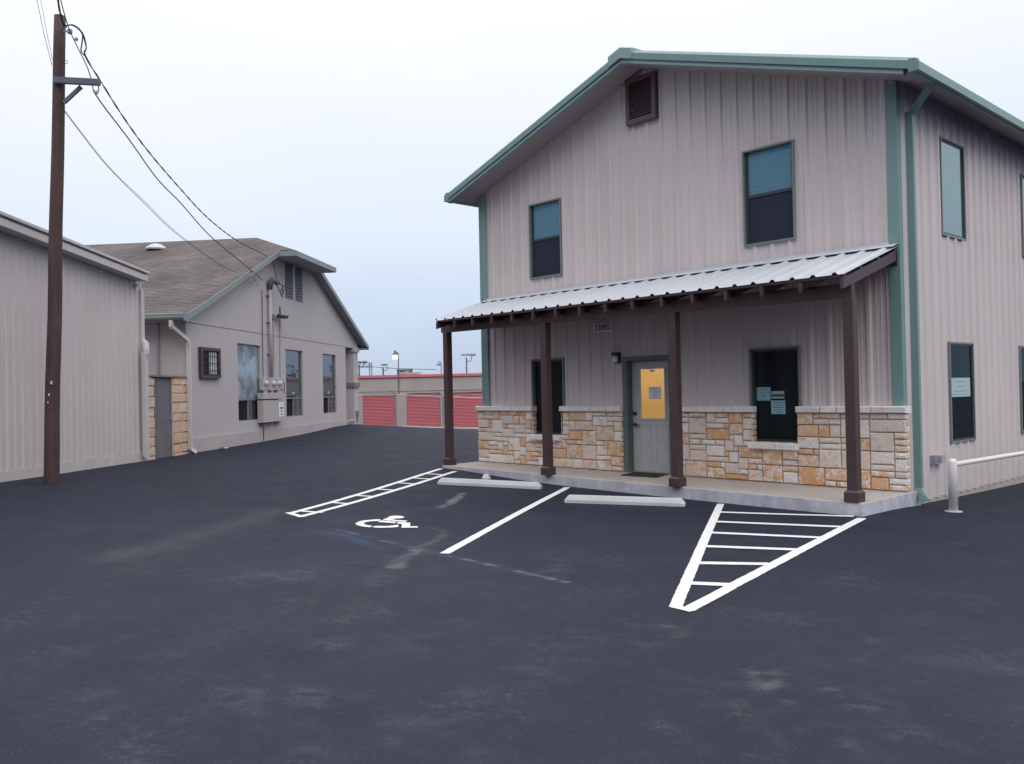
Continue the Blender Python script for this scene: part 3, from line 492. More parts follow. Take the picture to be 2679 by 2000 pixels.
# ================================================================ OFFICE BUILDING
XL, XR, YF, YB = -14.29, -5.23, 12.37, 31.0
XA, ZA, SLP = -9.72, 7.50, .325
def zr(x): return ZA - SLP * abs(x - XA)
OB = thing('office_building', 'two storey beige metal office building with green trim, stone base and covered porch', 'building', (-9.76, 12.37, 0))
def OP(n, b_, m, par=None, **k):
    o = b_.build(n, m, par or OB, **k)
    if par is None or par is OB: o.matrix_parent_inverse = Matrix.Translation(-OB.location)
    return o
def siding(mb, u0, u1, f, zb, zt, openings=(), pitch=.305, rib=.025, phase=0., minor=.005, breaks=()):
    pro = {}
    k = math.floor((u0 - phase) / pitch) - 1
    pts = []
    while phase + k * pitch < u1 + pitch:
        c = phase + k * pitch
        pts += [(c - .05, 0), (c - .02, rib), (c + .02, rib), (c + .05, 0)] if pitch < .3 else [(c - .052, 0), (c - .022, rib), (c + .022, rib), (c + .052, 0), (c + .10, 0), (c + .108, minor), (c + .122, minor), (c + .13, 0), (c + .175, 0), (c + .183, minor), (c + .197, minor), (c + .205, 0)]; k += 1
    us = [p[0] for p in pts]; ds = [p[1] for p in pts]
    extra = [u0, u1] + [e for o in openings for e in (o[0], o[1])] + list(breaks)
    allu = sorted(set([u for u in us if u0 < u < u1] + [e for e in extra if u0 <= e <= u1]))
    D = lambda u: float(np.interp(u, us, ds))
    for a, b in zip(allu[:-1], allu[1:]):
        if b - a < 1e-5: continue
        mid = (a + b) / 2; segs = [(lambda u: zb(u), lambda u: zt(u))]; cuts = sorted([(o[2], o[3]) for o in openings if o[0] < mid < o[1]])
        lo = zb; ivs = []
        for c0, c1 in cuts:
            ivs.append((lo, (lambda v: (lambda u: v))(c0))); lo = (lambda v: (lambda u: v))(c1)
        ivs.append((lo, zt))
        for l, h in ivs:
            if h(mid) - l(mid) < .01: continue
            mb.face([f(a, D(a), l(a)), f(b, D(b), l(b)), f(b, D(b), h(b)), f(a, D(a), h(a))])
fF = lambda u, d, z: (u, YF - d, z)           # facade map (d outward)
fS = lambda u, d, z: (XR + d, u, z)           # right side map, u = y
WIN_U = [(-12.74, -11.86, 3.83, 5.34), (-7.71, -6.82, 3.82, 5.35)]
WIN_L = [(-12.76, -11.87, .63, 2.165), (-7.67, -6.80, .63, 2.14)]
DOOR = (-10.34, -9.20, -.02, 2.12)
SW = [(13.86, 14.80, 3.81, 5.31), (17.60, 18.55, 3.81, 5.31), (14.02, 14.99, .60, 2.15), (17.27, 18.2, .60, 2.15)]
mb = MB()
siding(mb, XL, XR, fF, lambda u: 1.215, lambda u: zr(u) - .19, WIN_U + [(w[0], w[1], 0, w[3]) for w in WIN_L] + [(DOOR[0], DOOR[1], 0, DOOR[3])], phase=-5.40, breaks=[XA])
siding(mb, YF, YB, fS, lambda u: -.185 - .002 * (u - 12), lambda u: zr(XR) - .20, SW, phase=12.55, rib=.036)
siding(mb, YF, YB, lambda u, d, z: (XL - d, u, z), lambda u: -.15, lambda u: zr(XL) - .20, [], phase=12.55)
mb.face([(XL, YB, -.6), (XR, YB, -.6), (XR, YB, 6), (XA, YB, 7.2), (XL, YB, 6)])
mb.m = 1
def scr(f, u, z, d): 
    s = .006; mb.face([f(u - s, d, z - s), f(u + s, d, z - s), f(u + s, d, z + s), f(u - s, d, z + s)])
for zz in (1.9, 2.9, 3.55, 4.75, 5.75, 6.6):
    u = -5.40 - .305 * 28
    while u < XR - .1:
        if XL + .25 < u and zz < zr(u) - .35 and not any(o[0] - .05 < u < o[1] + .15 and o[2] < zz < o[3] + .05 for o in WIN_U + WIN_L + [DOOR]): scr(fF, u + .075, zz + random.uniform(-.01, .01), .0012)
        u += .305
for zz in (.2, 1.45, 2.75, 3.6, 4.7, 5.5):
    u = 12.55 + .305
    while u < 22:
        if not any(o[0] - .05 < u < o[1] + .15 and o[2] < zz < o[3] for o in SW): scr(fS, u + .075, zz + random.uniform(-.01, .01), .0012)
        u += .305
OP('wall', mb, [MT['siding'], MT['screw']])
# inner liner so that nothing is seen through
mb = MB(); mb.box(XL + .08, XR - .08, YF + .30, YB - .1, -.4, 5.6); OP('inner_wall', mb, MT['dark'])
mb = MB(); mb.box(XR - .06, XR + .008, YF + .02, YB, -1.0, -.17); mb.box(XL - .02, XL + .1, YF + .02, YB, -1, -.13); OP('foundation', mb, MT['slab'])
# roof slab + trims
mb = MB(); x0, x1 = -14.70, -4.70; yf = 11.80
for a, b in ((x0, XA), (XA, x1)):
    mb.hexa([(a, yf, zr(a) - .20), (b, yf, zr(b) - .20), (b, YB + .5, zr(b) - .20), (a, YB + .5, zr(a) - .20), (a, yf, zr(a) - .015), (b, yf, zr(b) - .015), (b, YB + .5, zr(b) - .015), (a, YB + .5, zr(a) - .015)])
RF = OP('roof', mb, MT['soffit'])
def rake(prof, mater, nm, xa, xb, par=RF, dz=0):
    mb = MB(); mb.extr(prof, [lambda a, b, x=x: (x, 11.72 + a, zr(x) + b + dz) for x in (xa, XA, xb)])
    o = mb.build(nm, mater, par); return o
rake([(0, -.165), (0, -.055), (.055, .0), (.16, .012), (.16, -.165)], MT['green'], 'rake_trim', -14.70, -4.70)
rake([(.03, -.168), (.03, -.20), (.02, -.205), (.02, -.235), (.05, -.245), (.12, -.245), (.12, -.168)], MT['green2'], 'lower_rake_trim', -14.66, -4.86)
mb = MB(); mb.extr([(0, -.17), (0, -.055), (-.055, 0), (-.14, .012), (-.14, -.17)], [lambda a, b, y=y: (-4.64 + a, y, zr(-4.64) + b) for y in (11.712, YB + .5)])
mb.extr([(0, -.17), (0, -.055), (.055, 0), (.14, .012), (.14, -.17)], [lambda a, b, y=y: (-14.76 + a, y, zr(-14.76) + b) for y in (11.712, YB + .5)])
g_ = mb.build('gutter', MT['green'], RF)
# apex cover plate
mb = MB(); mb.extr([(-.012, -.16), (-.012, .02), (.02, .04), (.3, .06), (.3, -.16)], [lambda a, b, x=x: (x, 11.71 + a, zr(x) + b) for x in (-9.99, XA, -9.47)])
g_ = mb.build('ridge_cap', MT['green2'], RF)
# corner trims
mb = MB(); zt_ = zr(XR) - .24
mb.box(XR - .135, XR + .022, YF - .045, YF - .02, 1.215, zt_); mb.box(XR + .006, XR + .022, YF - .02, YF + .075, -.19, zt_); mb.box(XR - .05, XR + .022, YF - .045, YF - .02, -.19, 1.215)
OP('corner_trim', mb, MT['green'])
mb = MB(); mb.box(XL - .035, XL + .18, YF - .045, YF - .02, 1.215, zt_); mb.box(XL - .035, XL - .008, YF - .02, YF + .10, .05, zt_); OP('corner_trim', mb, MT['green'])
mb = MB(); mb.box(XR + .035, XR + .14, YF + .20, YF + .27, .02, 5.42)
mb.hexa([(XR + .035, YF + .20, 5.36), (XR + .14, YF + .20, 5.36), (XR + .14, YF + .27, 5.36), (XR + .035, YF + .27, 5.36), (-4.79, YF + .02, 5.70), (-4.69, YF + .02, 5.70), (-4.69, YF + .10, 5.70), (-4.79, YF + .10, 5.70)])
mb.hexa([(XR + .035, YF + .20, .04), (XR + .14, YF + .20, .04), (XR + .14, YF + .27, .04), (XR + .035, YF + .27, .04), (XR + .16, YF + .10, -.16), (XR + .27, YF + .10, -.10), (XR + .27, YF + .18, -.10), (XR + .16, YF + .18, -.16)][::1])
OP('downspout', mb, MT['green'])
# windows
def window(fm, w, style, label=None, cover=True):
    u0, u1, z0, z1 = w
    B = MB(fm); e = .013
    for a, b, c, d in ((u0 - e, u0 + .015, z0 - e, z1 + e), (u1 - .015, u1 + e, z0 - e, z1 + e), (u0 + .015, u1 - .015, z1 - .015, z1 + e), (u0 + .015, u1 - .015, z0 - e, z0 + .015)): B.box(a, b, -.10, .045 if style != 'full' else .038, c, d)
    fr = OP('window', B, MT['frame'])
    if label: fr['label'] = label
    A = MB(fm); zm = z0 + (z1 - z0) * .515
    def sub_(mb_, n, m):
        o = mb_.build(n, m, fr); return o
    a0, a1 = u0 + .015, u1 - .015
    if style == 'full':
        A.box(a0, a0 + .03, -.04, .018, z0 + .015, z1 - .015); A.box(a1 - .03, a1, -.04, .018, z0 + .015, z1 - .015); A.box(a0 + .03, a1 - .03, -.04, .018, z1 - .045, z1 - .015); A.box(a0 + .03, a1 - .03, -.04, .018, z0 + .015, z0 + .045); sub_(A, 'sash', MT['framedk'])
        G = MB(fm); G.box(a0 + .03, a1 - .03, -.006, .006, z0 + .045, z1 - .045); sub_(G, 'pane', MT['sideglass'] if z0 > 3 else MT['sideglass2']); return
    A.box(a0, a0 + .04, -.05, -.01, z0 + .015, z1 - .015); A.box(a1 - .04, a1, -.05, -.01, z0 + .015, z1 - .015)
    if style == 'up':
        A.box(a0 + .04, a1 - .04, -.05, -.015, zm - .02, zm + .03); A.box(a0 + .04, a1 - .04, -.05, -.02, z0 + .015, z0 + .045)
        sub_(A, 'sash', MT['framedk'])
        G = MB(fm); G.box(a0 + .04, a1 - .04, -.05, -.035, zm + .03, z1 - .02); sub_(G, 'pane', MT['blindglass'])
        G = MB(fm); G.box(a0 + .04, a1 - .04, -.05, -.03, z0 + .045, zm - .02); sub_(G, 'screen_pane', MT['screenb'])
    else:
        A.box(a0 + .04, a1 - .04, -.05, -.01, z1 - .05, z1 - .015); A.box(a0 + .04, a1 - .04, -.05, -.01, z0 + .015, z0 + .05)
        sub_(A, 'sash', MT['framedk']); G = MB(fm); G.box(a0 + .04, a1 - .04, -.06, -.045, z0 + .02, z1 - .02); sub_(G, 'pane', MT['screen'])
for w in WIN_U: window(fF, w, 'up')
for w in WIN_L: window(fF, w, 'low')
for w in SW: window(fS, w, 'full')
# gable vent
mb = MB(fF); u0, u1, z0, z1 = -10.09, -9.41, 6.34, 7.17
for a, b, c, d in ((u0, u0 + .085, z0, z1), (u1 - .085, u1, z0, z1), (u0 + .085, u1 - .085, z1 - .085, z1), (u0 + .085, u1 - .085, z0, z0 + .085)): mb.box(a, b, -.01, .095, c, d)
V_ = OP('gable_vent', mb, MT['brownvent'])
mb = MB(fF); k = z0 + .10
while k < z1 - .10:
    mb.hexa([(u0 + .085, .085, k - .02), (u1 - .085, .085, k - .02), (u1 - .085, .04, k + .018), (u0 + .085, .04, k + .018), (u0 + .085, .085, k - .01), (u1 - .085, .085, k - .01), (u1 - .085, .04, k + .028), (u0 + .085, .04, k + .028)]); k += .047
g_ = mb.build('louvre', MT['brownvent'], V_)
mb = MB(fF); mb.box(u0 + .08, u1 - .08, .0, .034, z0 + .08, z1 - .08); g_ = mb.build('vent_backing', MT['dark'], V_)
# porch slab
mb = MB(); fr_ = [(-14.44, 11.27), (-5.14, 10.84)]
mb.hexa([(-14.44, 11.27, -.6), (-5.14, 10.84, -.6), (-5.14, YF + .3, -.6), (-14.44, YF + .3, -.6), (-14.44, 11.27, 0), (-5.14, 10.84, 0), (-5.14, YF + .3, 0), (-14.44, YF + .3, 0)])
sl_ = OP('porch_slab', mb, [MT['slab'], MT['slabside']], bevel=.012)
for p_ in sl_.data.polygons:
    if abs(p_.normal.z) < .5: p_.material_index = 1
# stone wainscot
CHS = .0925
def stonework(mb, caps, mort, f, u0, u1, zb, rows, windows, cw=.088, yoff=0):
    nc = max(1, round((u1 - u0) / cw)); cw = (u1 - u0) / nc; occ = np.zeros((rows, nc), bool)
    for (a, b, c, d) in windows:
        for r in range(rows):
            for q in range(nc):
                if a < u0 + (q + .5) * cw < b and c < zb + (r + .5) * CHS < d: occ[r, q] = True
    for r in range(rows):
        for q in range(nc):
            if occ[r, q]: continue
            for _ in range(30):
                h = random.choice([1, 1, 2, 2, 2, 3]); w = random.choice([2, 3, 3, 4, 4, 5]) if h == 1 else random.choice([2, 3, 4, 4, 5, 6]) if h == 2 else random.choice([4, 5])
                if r + h <= rows and q + w <= nc and not occ[r:r + h, q:q + w].any():
                    if q + w < nc and q + w == nc - 1 and not occ[r, nc - 1]: w += 1
                    if occ[r:r + h, q:q + w].any(): continue
                    break
            else:
                h = 1; w = 1
                while q + w < nc and not occ[r, q + w] and w < 3: w += 1
            occ[r:r + h, q:q + w] = True
            g = .0075; a, b = u0 + q * cw + g, u0 + (q + w) * cw - g; c, d = zb + r * CHS + g, zb + (r + h) * CHS - g
            typ = random.random(); mb.c = (random.random(), (random.choice([.24, .34, .40, .44, .48, .52, .56, .60, .66])), random.random())
            pr = .03 + random.uniform(-.006, .01); bv = .012; j = lambda s=.005: random.uniform(-s, s)
            # low relief block: base ring, shoulder ring, front
            n = 12; base = []
            def ring(inset, dd, jit):
                pts = []
                for (x, z, nx) in ((a, c, 3), ):
                    pass
                A_, B_, C_, D_ = a + inset, b - inset, c + inset, d - inset
                P = [(A_, C_), (A_ + (B_ - A_) / 3, C_), (A_ + 2 * (B_ - A_) / 3, C_), (B_, C_), (B_, (C_ + D_) / 2), (B_, D_), (A_ + 2 * (B_ - A_) / 3, D_), (A_ + (B_ - A_) / 3, D_), (A_, D_), (A_, (C_ + D_) / 2)]
                return [(x + j(jit), dd + (j(.004) if jit else 0), z + j(jit)) for x, z in P]
            r0 = ring(0, -.005, .0); r1 = ring(.0, pr * .55, .003); r2 = ring(bv, pr, .004)
            for A, B in ((r0, r1), (r1, r2)):
                for k in range(10): k2 = (k + 1) % 10; mb.face([f(*A[k]), f(*A[k2]), f(*B[k2]), f(*B[k])])
            cen = ((a + b) / 2 + j(.02), pr + .006, (c + d) / 2 + j(.01))
            for k in range(10): mb.face([f(*r2[k]), f(*r2[(k + 1) % 10]), f(*cen)])
def capstones(mb, f, u0, u1, z0, z1, d0, d1, wmin=.12, wmax=.55):
    u = u0
    while u < u1 - .02:
        w = random.uniform(.25, wmax) if random.random() < .7 else random.uniform(wmin, .2)
        if u1 - u - w < .14: w = u1 - u
        a, b = u + .004, u + w - .004; j = lambda: random.uniform(-.006, .006); s = .014
        mb.c = (random.random() * .3, random.choice([.2, .25, .3, .40]), .3)
        ring0 = [(a, z0), (b, z0), (b, z1), (a, z1)]; r1 = [(a + j(), z0 + .002), (b + j(), z0 + .004), (b + j(), z1 + j()), (a + j(), z1 + j())]
        r2 = [(a + s, z0 + s), (b - s, z0 + s), (b - s, z1 - s), (a + s, z1 - s)]
        A = [f(x, d0, z) for x, z in ring0]; B_ = [f(x, d1 - .02 + j(), z) for x, z in r1]; C_ = [f(x, d1 + j(), z) for x, z in r2]
        for P, Q in ((A, B_), (B_, C_)):
            for k in range(4): mb.face([P[k], P[(k + 1) % 4], Q[(k + 1) % 4], Q[k]])
        mb.face(C_); u += w
fW = lambda u, d, z: (u, 12.30 - d, z)
ms, mc, mm_ = MB(), MB(), MB()
segs = [(-14.43, -10.36), (-9.20, -5.16)]
wins = [(-12.72, -11.885, .62, 2.3), (-7.62, -6.81, .62, 2.3)]
for (a, b) in segs: stonework(ms, mc, mm_, fW, a, b, .004, 12, wins)
for a, b in ((-14.43, -12.72), (-11.885, -10.36), (-9.20, -7.62), (-6.81, -5.16)):
    mc = MB(); mm_ = MB(); mm_.box(a + .01, b - .01, 12.305, YF + .02, .0, 1.11); OP('mortar_bed', mm_, MT['mortar']); capstones(mc, fW, a - .02, b + .03, 1.112, 1.212, -.09, .085); OP('stone_cap', mc, MT['cap'])
for a, b in ((-12.72, -11.885), (-7.62, -6.81)):
    mc = MB(); mm_ = MB(); mm_.box(a - .01, b + .01, 12.308, YF + .02, .0, .53); OP('mortar_bed', mm_, MT['mortar']); capstones(mc, fW, a - .04, b + .02, .53, .628, -.05, .12, .3, .5); OP('window_sill', mc, MT['cap'])
# returns of the stone at the right end and left end
fR = lambda u, d, z: (-5.168 + d * .35, u, z); fL = lambda u, d, z: (-14.43 - d * .8, u, z)
for f_ in (fR,): stonework(ms, mc, mm_, f_, 12.275, 12.375, .004, 12, [])
for f_ in (fL,): stonework(ms, mc, mm_, f_, 12.28, 12.6, .004, 12, [])
# jambs of window cut-outs
for u, sgn in ((-12.72, 1), (-11.885, -1), (-7.62, 1), (-6.81, -1), (-10.36, 1), (-9.20, -1)):
    fj = (lambda uu, d, z, u=u, sgn=sgn: (u + sgn * d * .6, uu, z)); lo = .64 if u not in (-10.36, -9.20) else .004
    stonework(ms, mc, mm_, fj, 12.27, 12.40, lo, 5 if lo > .1 else 12, [])
W_ = OP('stone_veneer', ms, MT['stone'])
# door
mb = MB(); t = .10
mb.box(DOOR[0], DOOR[0] + t, YF - .05, YF + .16, 0, 2.12); mb.box(DOOR[1] - t, DOOR[1], YF - .05, YF + .16, 0, 2.12); mb.box(DOOR[0] + t, DOOR[1] - t, YF - .05, YF + .16, 2.04, 2.12)
OP('door_frame', mb, MT['doorgreen_shaded'])
mb = MB(); d0, d1 = DOOR[0] + t + .004, DOOR[1] - t - .004; dy = YF + .10
gx0, gx1, gz0, gz1 = d0 + .20, d1 - .175, .975, 1.895
for a, b, c, d in ((d0, gx0, .02, 2.03), (gx1, d1, .02, 2.03), (gx0, gx1, .02, gz0), (gx0, gx1, gz1, 2.03)): mb.box(a, b, dy, dy + .045, c, d)
for a, b in ((gx0 - .045, gx0 + .22), (gx1 - .22, gx1 + .045)):
    for c, d in ((.16, .48), (.56, .86)):
        mb.box(a, b, dy - .006, dy + .002, c, c + .012); mb.box(a, b, dy - .006, dy + .002, d - .012, d); mb.box(a, a + .012, dy - .006, dy + .002, c, d); mb.box(b - .012, b, dy - .006, dy + .002, c, d)
DR = OP('door', mb, MT['door'])
def dch(mb_, n, m, par=None, **k):
    o = mb_.build(n, m, par or DR, **k); return o
mb = MB(); 
for a, b, c, d in ((gx0 - .025, gx0 + .012, gz0 - .025, gz1 + .025), (gx1 - .012, gx1 + .025, gz0 - .025, gz1 + .025), (gx0 + .012, gx1 - .012, gz0 - .025, gz0 + .012), (gx0 + .012, gx1 - .012, gz1 - .012, gz1 + .025)): mb.box(a, b, dy - .014, dy, c, d)
dch(mb, 'glass_frame', MT['door'])
def litpane():
    m = bpy.data.materials.new('lit_door_glass'); m.use_nodes = True; t = m.node_tree; b = t.nodes['Principled BSDF']; b.inputs['Base Color'].default_value = (.25, .13, .02, 1); b.inputs['Roughness'].default_value = .15
    co = N(t, 'ShaderNodeTexCoord'); sp = N(t, 'ShaderNodeSeparateXYZ'); t.links.new(co.outputs['Object'], sp.inputs[0])
    mr = N(t, 'ShaderNodeMapRange'); t.links.new(sp.outputs[2], mr.inputs[0]); mr.inputs[1].default_value = .95; mr.inputs[2].default_value = 1.85; mr.inputs[3].default_value = .28; mr.inputs[4].default_value = .54
    n = N(t, 'ShaderNodeTexNoise'); n.inputs['Scale'].default_value = 2.5; t.links.new(co.outputs['Object'], n.inputs[0])
    mu = N(t, 'ShaderNodeMath', operation='MULTIPLY_ADD'); t.links.new(n.outputs[0], mu.inputs[0]); mu.inputs[1].default_value = .18; t.links.new(mr.outputs[0], mu.inputs[2])
    b.inputs['Emission Color'].default_value = (.88, .50, .16, 1); t.links.new(mu.outputs[0], b.inputs['Emission Strength']); return m
mb = MB(); mb.box(gx0, gx1, dy + .012, dy + .022, gz0, gz1); dch(mb, 'lit_pane', litpane())
mb = MB(); mb.box(gx0 + .21, gx0 + .32, dy + .005, dy + .012, gz1 - .065, gz1 - .022); dch(mb, 'glass_label', MT['paper'])
for z_, r_ in ((1.075, .033), (.87, .03)):
    mb = MB(lambda x, y, z: (x, z, y)); mb.lathe((d0 + .07, z_, dy - .045), [(r_ * .6, -.012), (r_, 0), (r_, .03), (r_ * .8, .045)], 16); o_ = dch(mb, 'door_handle' if z_ < 1 else 'deadbolt', MT['black'], smooth=False)
mb = MB(); mb.bar((d0 + .06, dy - .05, .87), (d0 + .19, dy - .055, .865), .018, .022); dch(mb, 'door_lever', MT['black'])
mb = MB(); mb.box(d0, d1, YF + .02, YF + .16, .004, .02); OP('threshold', mb, MT['steel'])
# porch posts
POSTS = [(-14.31, 11.37, 2.80), (-11.115, 11.105, 2.755), (-8.165, 11.0, 2.71), (-5.285, 10.93, 2.67)]
for x, y, zt in POSTS:
    mb = MB(); mb.box(x - .07, x + .07, y - .07, y + .07, .14, zt); p_ = OP('porch_post', mb, MT['brown'], bevel=.008)
    mb = MB(); mb.box(x - .098, x + .098, y - .098, y + .098, .001, .125)
    mb.hexa([(x - .098, y - .098, .125), (x + .098, y - .098, .125), (x + .098, y + .098, .125), (x - .098, y + .098, .125), (x - .075, y - .075, .155), (x + .075, y - .075, .155), (x + .075, y + .075, .155), (x - .075, y + .075, .155)])
    g_ = mb.build('post_base', MT['brown'], p_)
# porch roof
RL, RR_ = Vector((-14.19, 12.33, 3.48)), Vector((-5.235, 12.33, 3.48)); EL, ER = Vector((-14.20, 10.98, 3.035)), Vector((-5.20, 10.62, 2.955))
def pr(t, s, h=0):                                        # t along, s 0 ridge -> 1 eave
    p = (RL * (1 - t) + RR_ * t) * (1 - s) + (EL * (1 - t) + ER * t) * s; return (p.x, p.y, p.z + h)
mb = MB(); W = 9.0; prof = []
k = 0
while k * .305 < W + .01:
    c = k * .305 + .02
    for du, h in ((-.045, 0), (-.018, .032), (.018, .032), (.045, 0)):
        if 0 <= c + du <= W: prof.append(((c + du) / W, h))
    k += 1
prof = [(0, 0)] + [p for p in prof if p[0] > 0.0001] + [(1, 0)]
for (ta, ha), (tb, hb) in zip(prof[:-1], prof[1:]):
    for s0, s1 in ((0, .5), (.5, 1)):
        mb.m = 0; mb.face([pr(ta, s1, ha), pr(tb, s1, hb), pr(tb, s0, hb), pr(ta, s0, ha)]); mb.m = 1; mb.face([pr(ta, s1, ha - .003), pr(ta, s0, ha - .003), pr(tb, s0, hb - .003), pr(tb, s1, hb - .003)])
    mb.m = 0; mb.face([pr(ta, 1, ha), pr(ta, 1, ha - .003), pr(tb, 1, hb - .003), pr(tb, 1, hb)])
PR = OP('porch_roof', mb, [MT['galv'], MT['shaded_underside']])
def pch(mb_, n, m, **k):
    o = mb_.build(n, m, PR, **k); return o
mb = MB()
mb.hexa([pr(0, .10, .034), pr(1, .10, .034), pr(1, -.02, .04), pr(0, -.02, .04), pr(0, .10, .037), pr(1, .10, .037), pr(1, -.02, .043), pr(0, -.02, .043)])
mb.box(-14.2, -5.235, YF - .042, YF - .036, 3.50, 3.56)
pch(mb, 'wall_flashing', MT['galv'])
mb = MB()
for s_ in (.03, .36, .68, .965):
    mb.bar(Vector(pr(.002, s_, -.040)), Vector(pr(.998, s_, -.040)), .085, .030)
pch(mb, 'purlin', MT['brown'])
nr = 16
for i in range(nr):
    t_ = .004 + (1 - .008) * i / (nr - 1); a = Vector(pr(t_, .03, -.05)); b = Vector(pr(t_, 1.0, -.05)); w = .022 if 0 < i < nr - 1 else .024
    mb = MB(); q = lambda P, s, dz: (P.x + s * w, P.y, P.z + dz)
    mb.hexa([q(b, -1, -.135), q(b, 1, -.135), q(a, 1, -.145), q(a, -1, -.145), q(b, -1, 0), q(b, 1, 0), q(a, 1, 0), q(a, -1, 0)]); pch(mb, 'rafter', MT['brown'])
for (xa, ya, za), (xb, yb, zb_) in zip(POSTS[:-1], POSTS[1:]):
    ea = .17 if xa < -14 else 0; mb = MB(); a = Vector((xa, ya, 0)); b = Vector((xb, yb, 0)); d = (b - a).normalized(); n_ = Vector((-d.y, d.x, 0)) * .045
    a2 = a - d * ea; b2 = b + d * (.0 if xb < -6 else .05)
    mb.hexa([a2 - n_ + Vector((0, 0, za)), b2 - n_ + Vector((0, 0, zb_)), b2 + n_ + Vector((0, 0, zb_)), a2 + n_ + Vector((0, 0, za)), a2 - n_ + Vector((0, 0, za + .19)), b2 - n_ + Vector((0, 0, zb_ + .19)), b2 + n_ + Vector((0, 0, zb_ + .19)), a2 + n_ + Vector((0, 0, za + .19))])
    pch(mb, 'porch_beam', MT['brown'])
mb = MB(); mb.box(-14.19, -5.24, YF - .075, YF - .034, 3.22, 3.40); pch(mb, 'ledger_board', MT['brown'])
# address plate, lamp, mat, notices
T = thing('address_sign', 'small grey address plate reading 32882 under the porch roof', 'sign', (-10.80, YF - .035, 2.70)); T.rotation_euler = (R(90), 0, 0)
mb = MB(); mb.box(-.235, .235, -.083, .083, 0, .012); mb.build('plate', MT['plate'], T)
tx = text('32882', .15, 'numerals', MT['plateink'], T); tx.location = (0, 0, .014); tx.scale = (1.05, 1, 1)
T = thing('wall_lamp', 'small black and white wall lamp beside the porch door', 'lamp', (-10.47, YF - .03, 2.115))
mb = MB(); mb.box(-.065, .065, -.02, .03, -.10, .10); mb.box(-.06, .06, -.10, -.02, .03, .10); mb.build('lamp_body', MT['black'], T, bevel=.006)
mb = MB(); mb.lathe((0, -.055, -.085), [(.046, 0), (.05, .01), (.05, .115)], 20); mb.build('lamp_shade', MT['lampwhite'], T, smooth=True)
mb = MB(); mb.hexa([(-9.95, 11.74, .002), (-9.20, 11.80, .002), (-9.38, 12.36, .002), (-10.12, 12.33, .002), (-9.95, 11.74, .013), (-9.20, 11.80, .013), (-9.38, 12.36, .013), (-10.12, 12.33, .013)])
tag(mb.build('door_mat', MT['rubber']), 'black rubber door mat on the porch slab before the door', 'mat')
def notice(name, label, f, u0, u1, z0, z1, m, lines, mi=None, d=.0, border=True):
    T = thing(name, label, 'notice', f((u0 + u1) / 2, d, (z0 + z1) / 2)); inv = Matrix.Translation(-T.location)
    mb = MB(f); mb.box(u0, u1, d, d + .0015, z0, z1); o = mb.build('sheet', m, T); o.matrix_parent_inverse = inv
    mb = MB(f); w = u1 - u0; h = z1 - z0
    for (y, s, th) in lines: c = (u0 + u1) / 2; mb.box(c - s * w / 2, c + s * w / 2, d + .0018, d + .0024, z0 + y * h - th * h / 2, z0 + y * h + th * h / 2)
    if border:
        for a, b, c, e in ((u0 + .06 * w, u0 + .08 * w, z0 + .07 * h, z1 - .07 * h), (u1 - .08 * w, u1 - .06 * w, z0 + .07 * h, z1 - .07 * h), (u0 + .06 * w, u1 - .06 * w, z0 + .07 * h, z0 + .09 * h), (u0 + .06 * w, u1 - .06 * w, z1 - .09 * h, z1 - .07 * h)): mb.box(a, b, d + .0014, d + .002, c, e)
    o = mb.build('print', mi or MT['ink'], T); o.matrix_parent_inverse = inv; return T
fD = lambda u, d, z: (u, dy - .002 - d, z)
LN = [(.82, .55, .03), (.72, .3, .03), (.60, .75, .03), (.50, .6, .03), (.38, .35, .03), (.28, .45, .03), (.2, .4, .02)]
notice('notice', 'white printed notice taped to the lit yellow door glass', fD, -9.845, -9.565, 1.335, 1.56, MT['paper'], LN)
fG = lambda u, d, z: (u, YF + .043 - d, z)
notice('notice', 'blue framed notice, left one in the dark porch window', fG, -7.60, -7.35, 1.30, 1.515, MT['paperc'], LN)
notice('notice', 'green banded card, upper right sheet in the dark porch window', fG, -7.335, -7.11, 1.33, 1.45, MT['papergrey'], [(.42, .96, .34)], MT['papergreen'], border=False)
notice('notice', 'pale blue hours notice, lowest sheet in the dark porch window', fG, -7.345, -7.095, 1.085, 1.30, MT['paperc'], [(.85, .6, .04), (.67, .8, .035), (.5, .75, .045), (.33, .55, .03), (.15, .5, .05)], border=False)
fG2 = lambda u, d, z: (XR + .007 + d, u, z)
notice('notice', 'wide pale poster inside the lower side wall window', fG2, 14.07, 14.88, 1.30, 1.60, MT['paperside'], [(.8, .5, .02), (.55, .4, .02), (.3, .7, .02), (.12, .9, .015)], border=False)
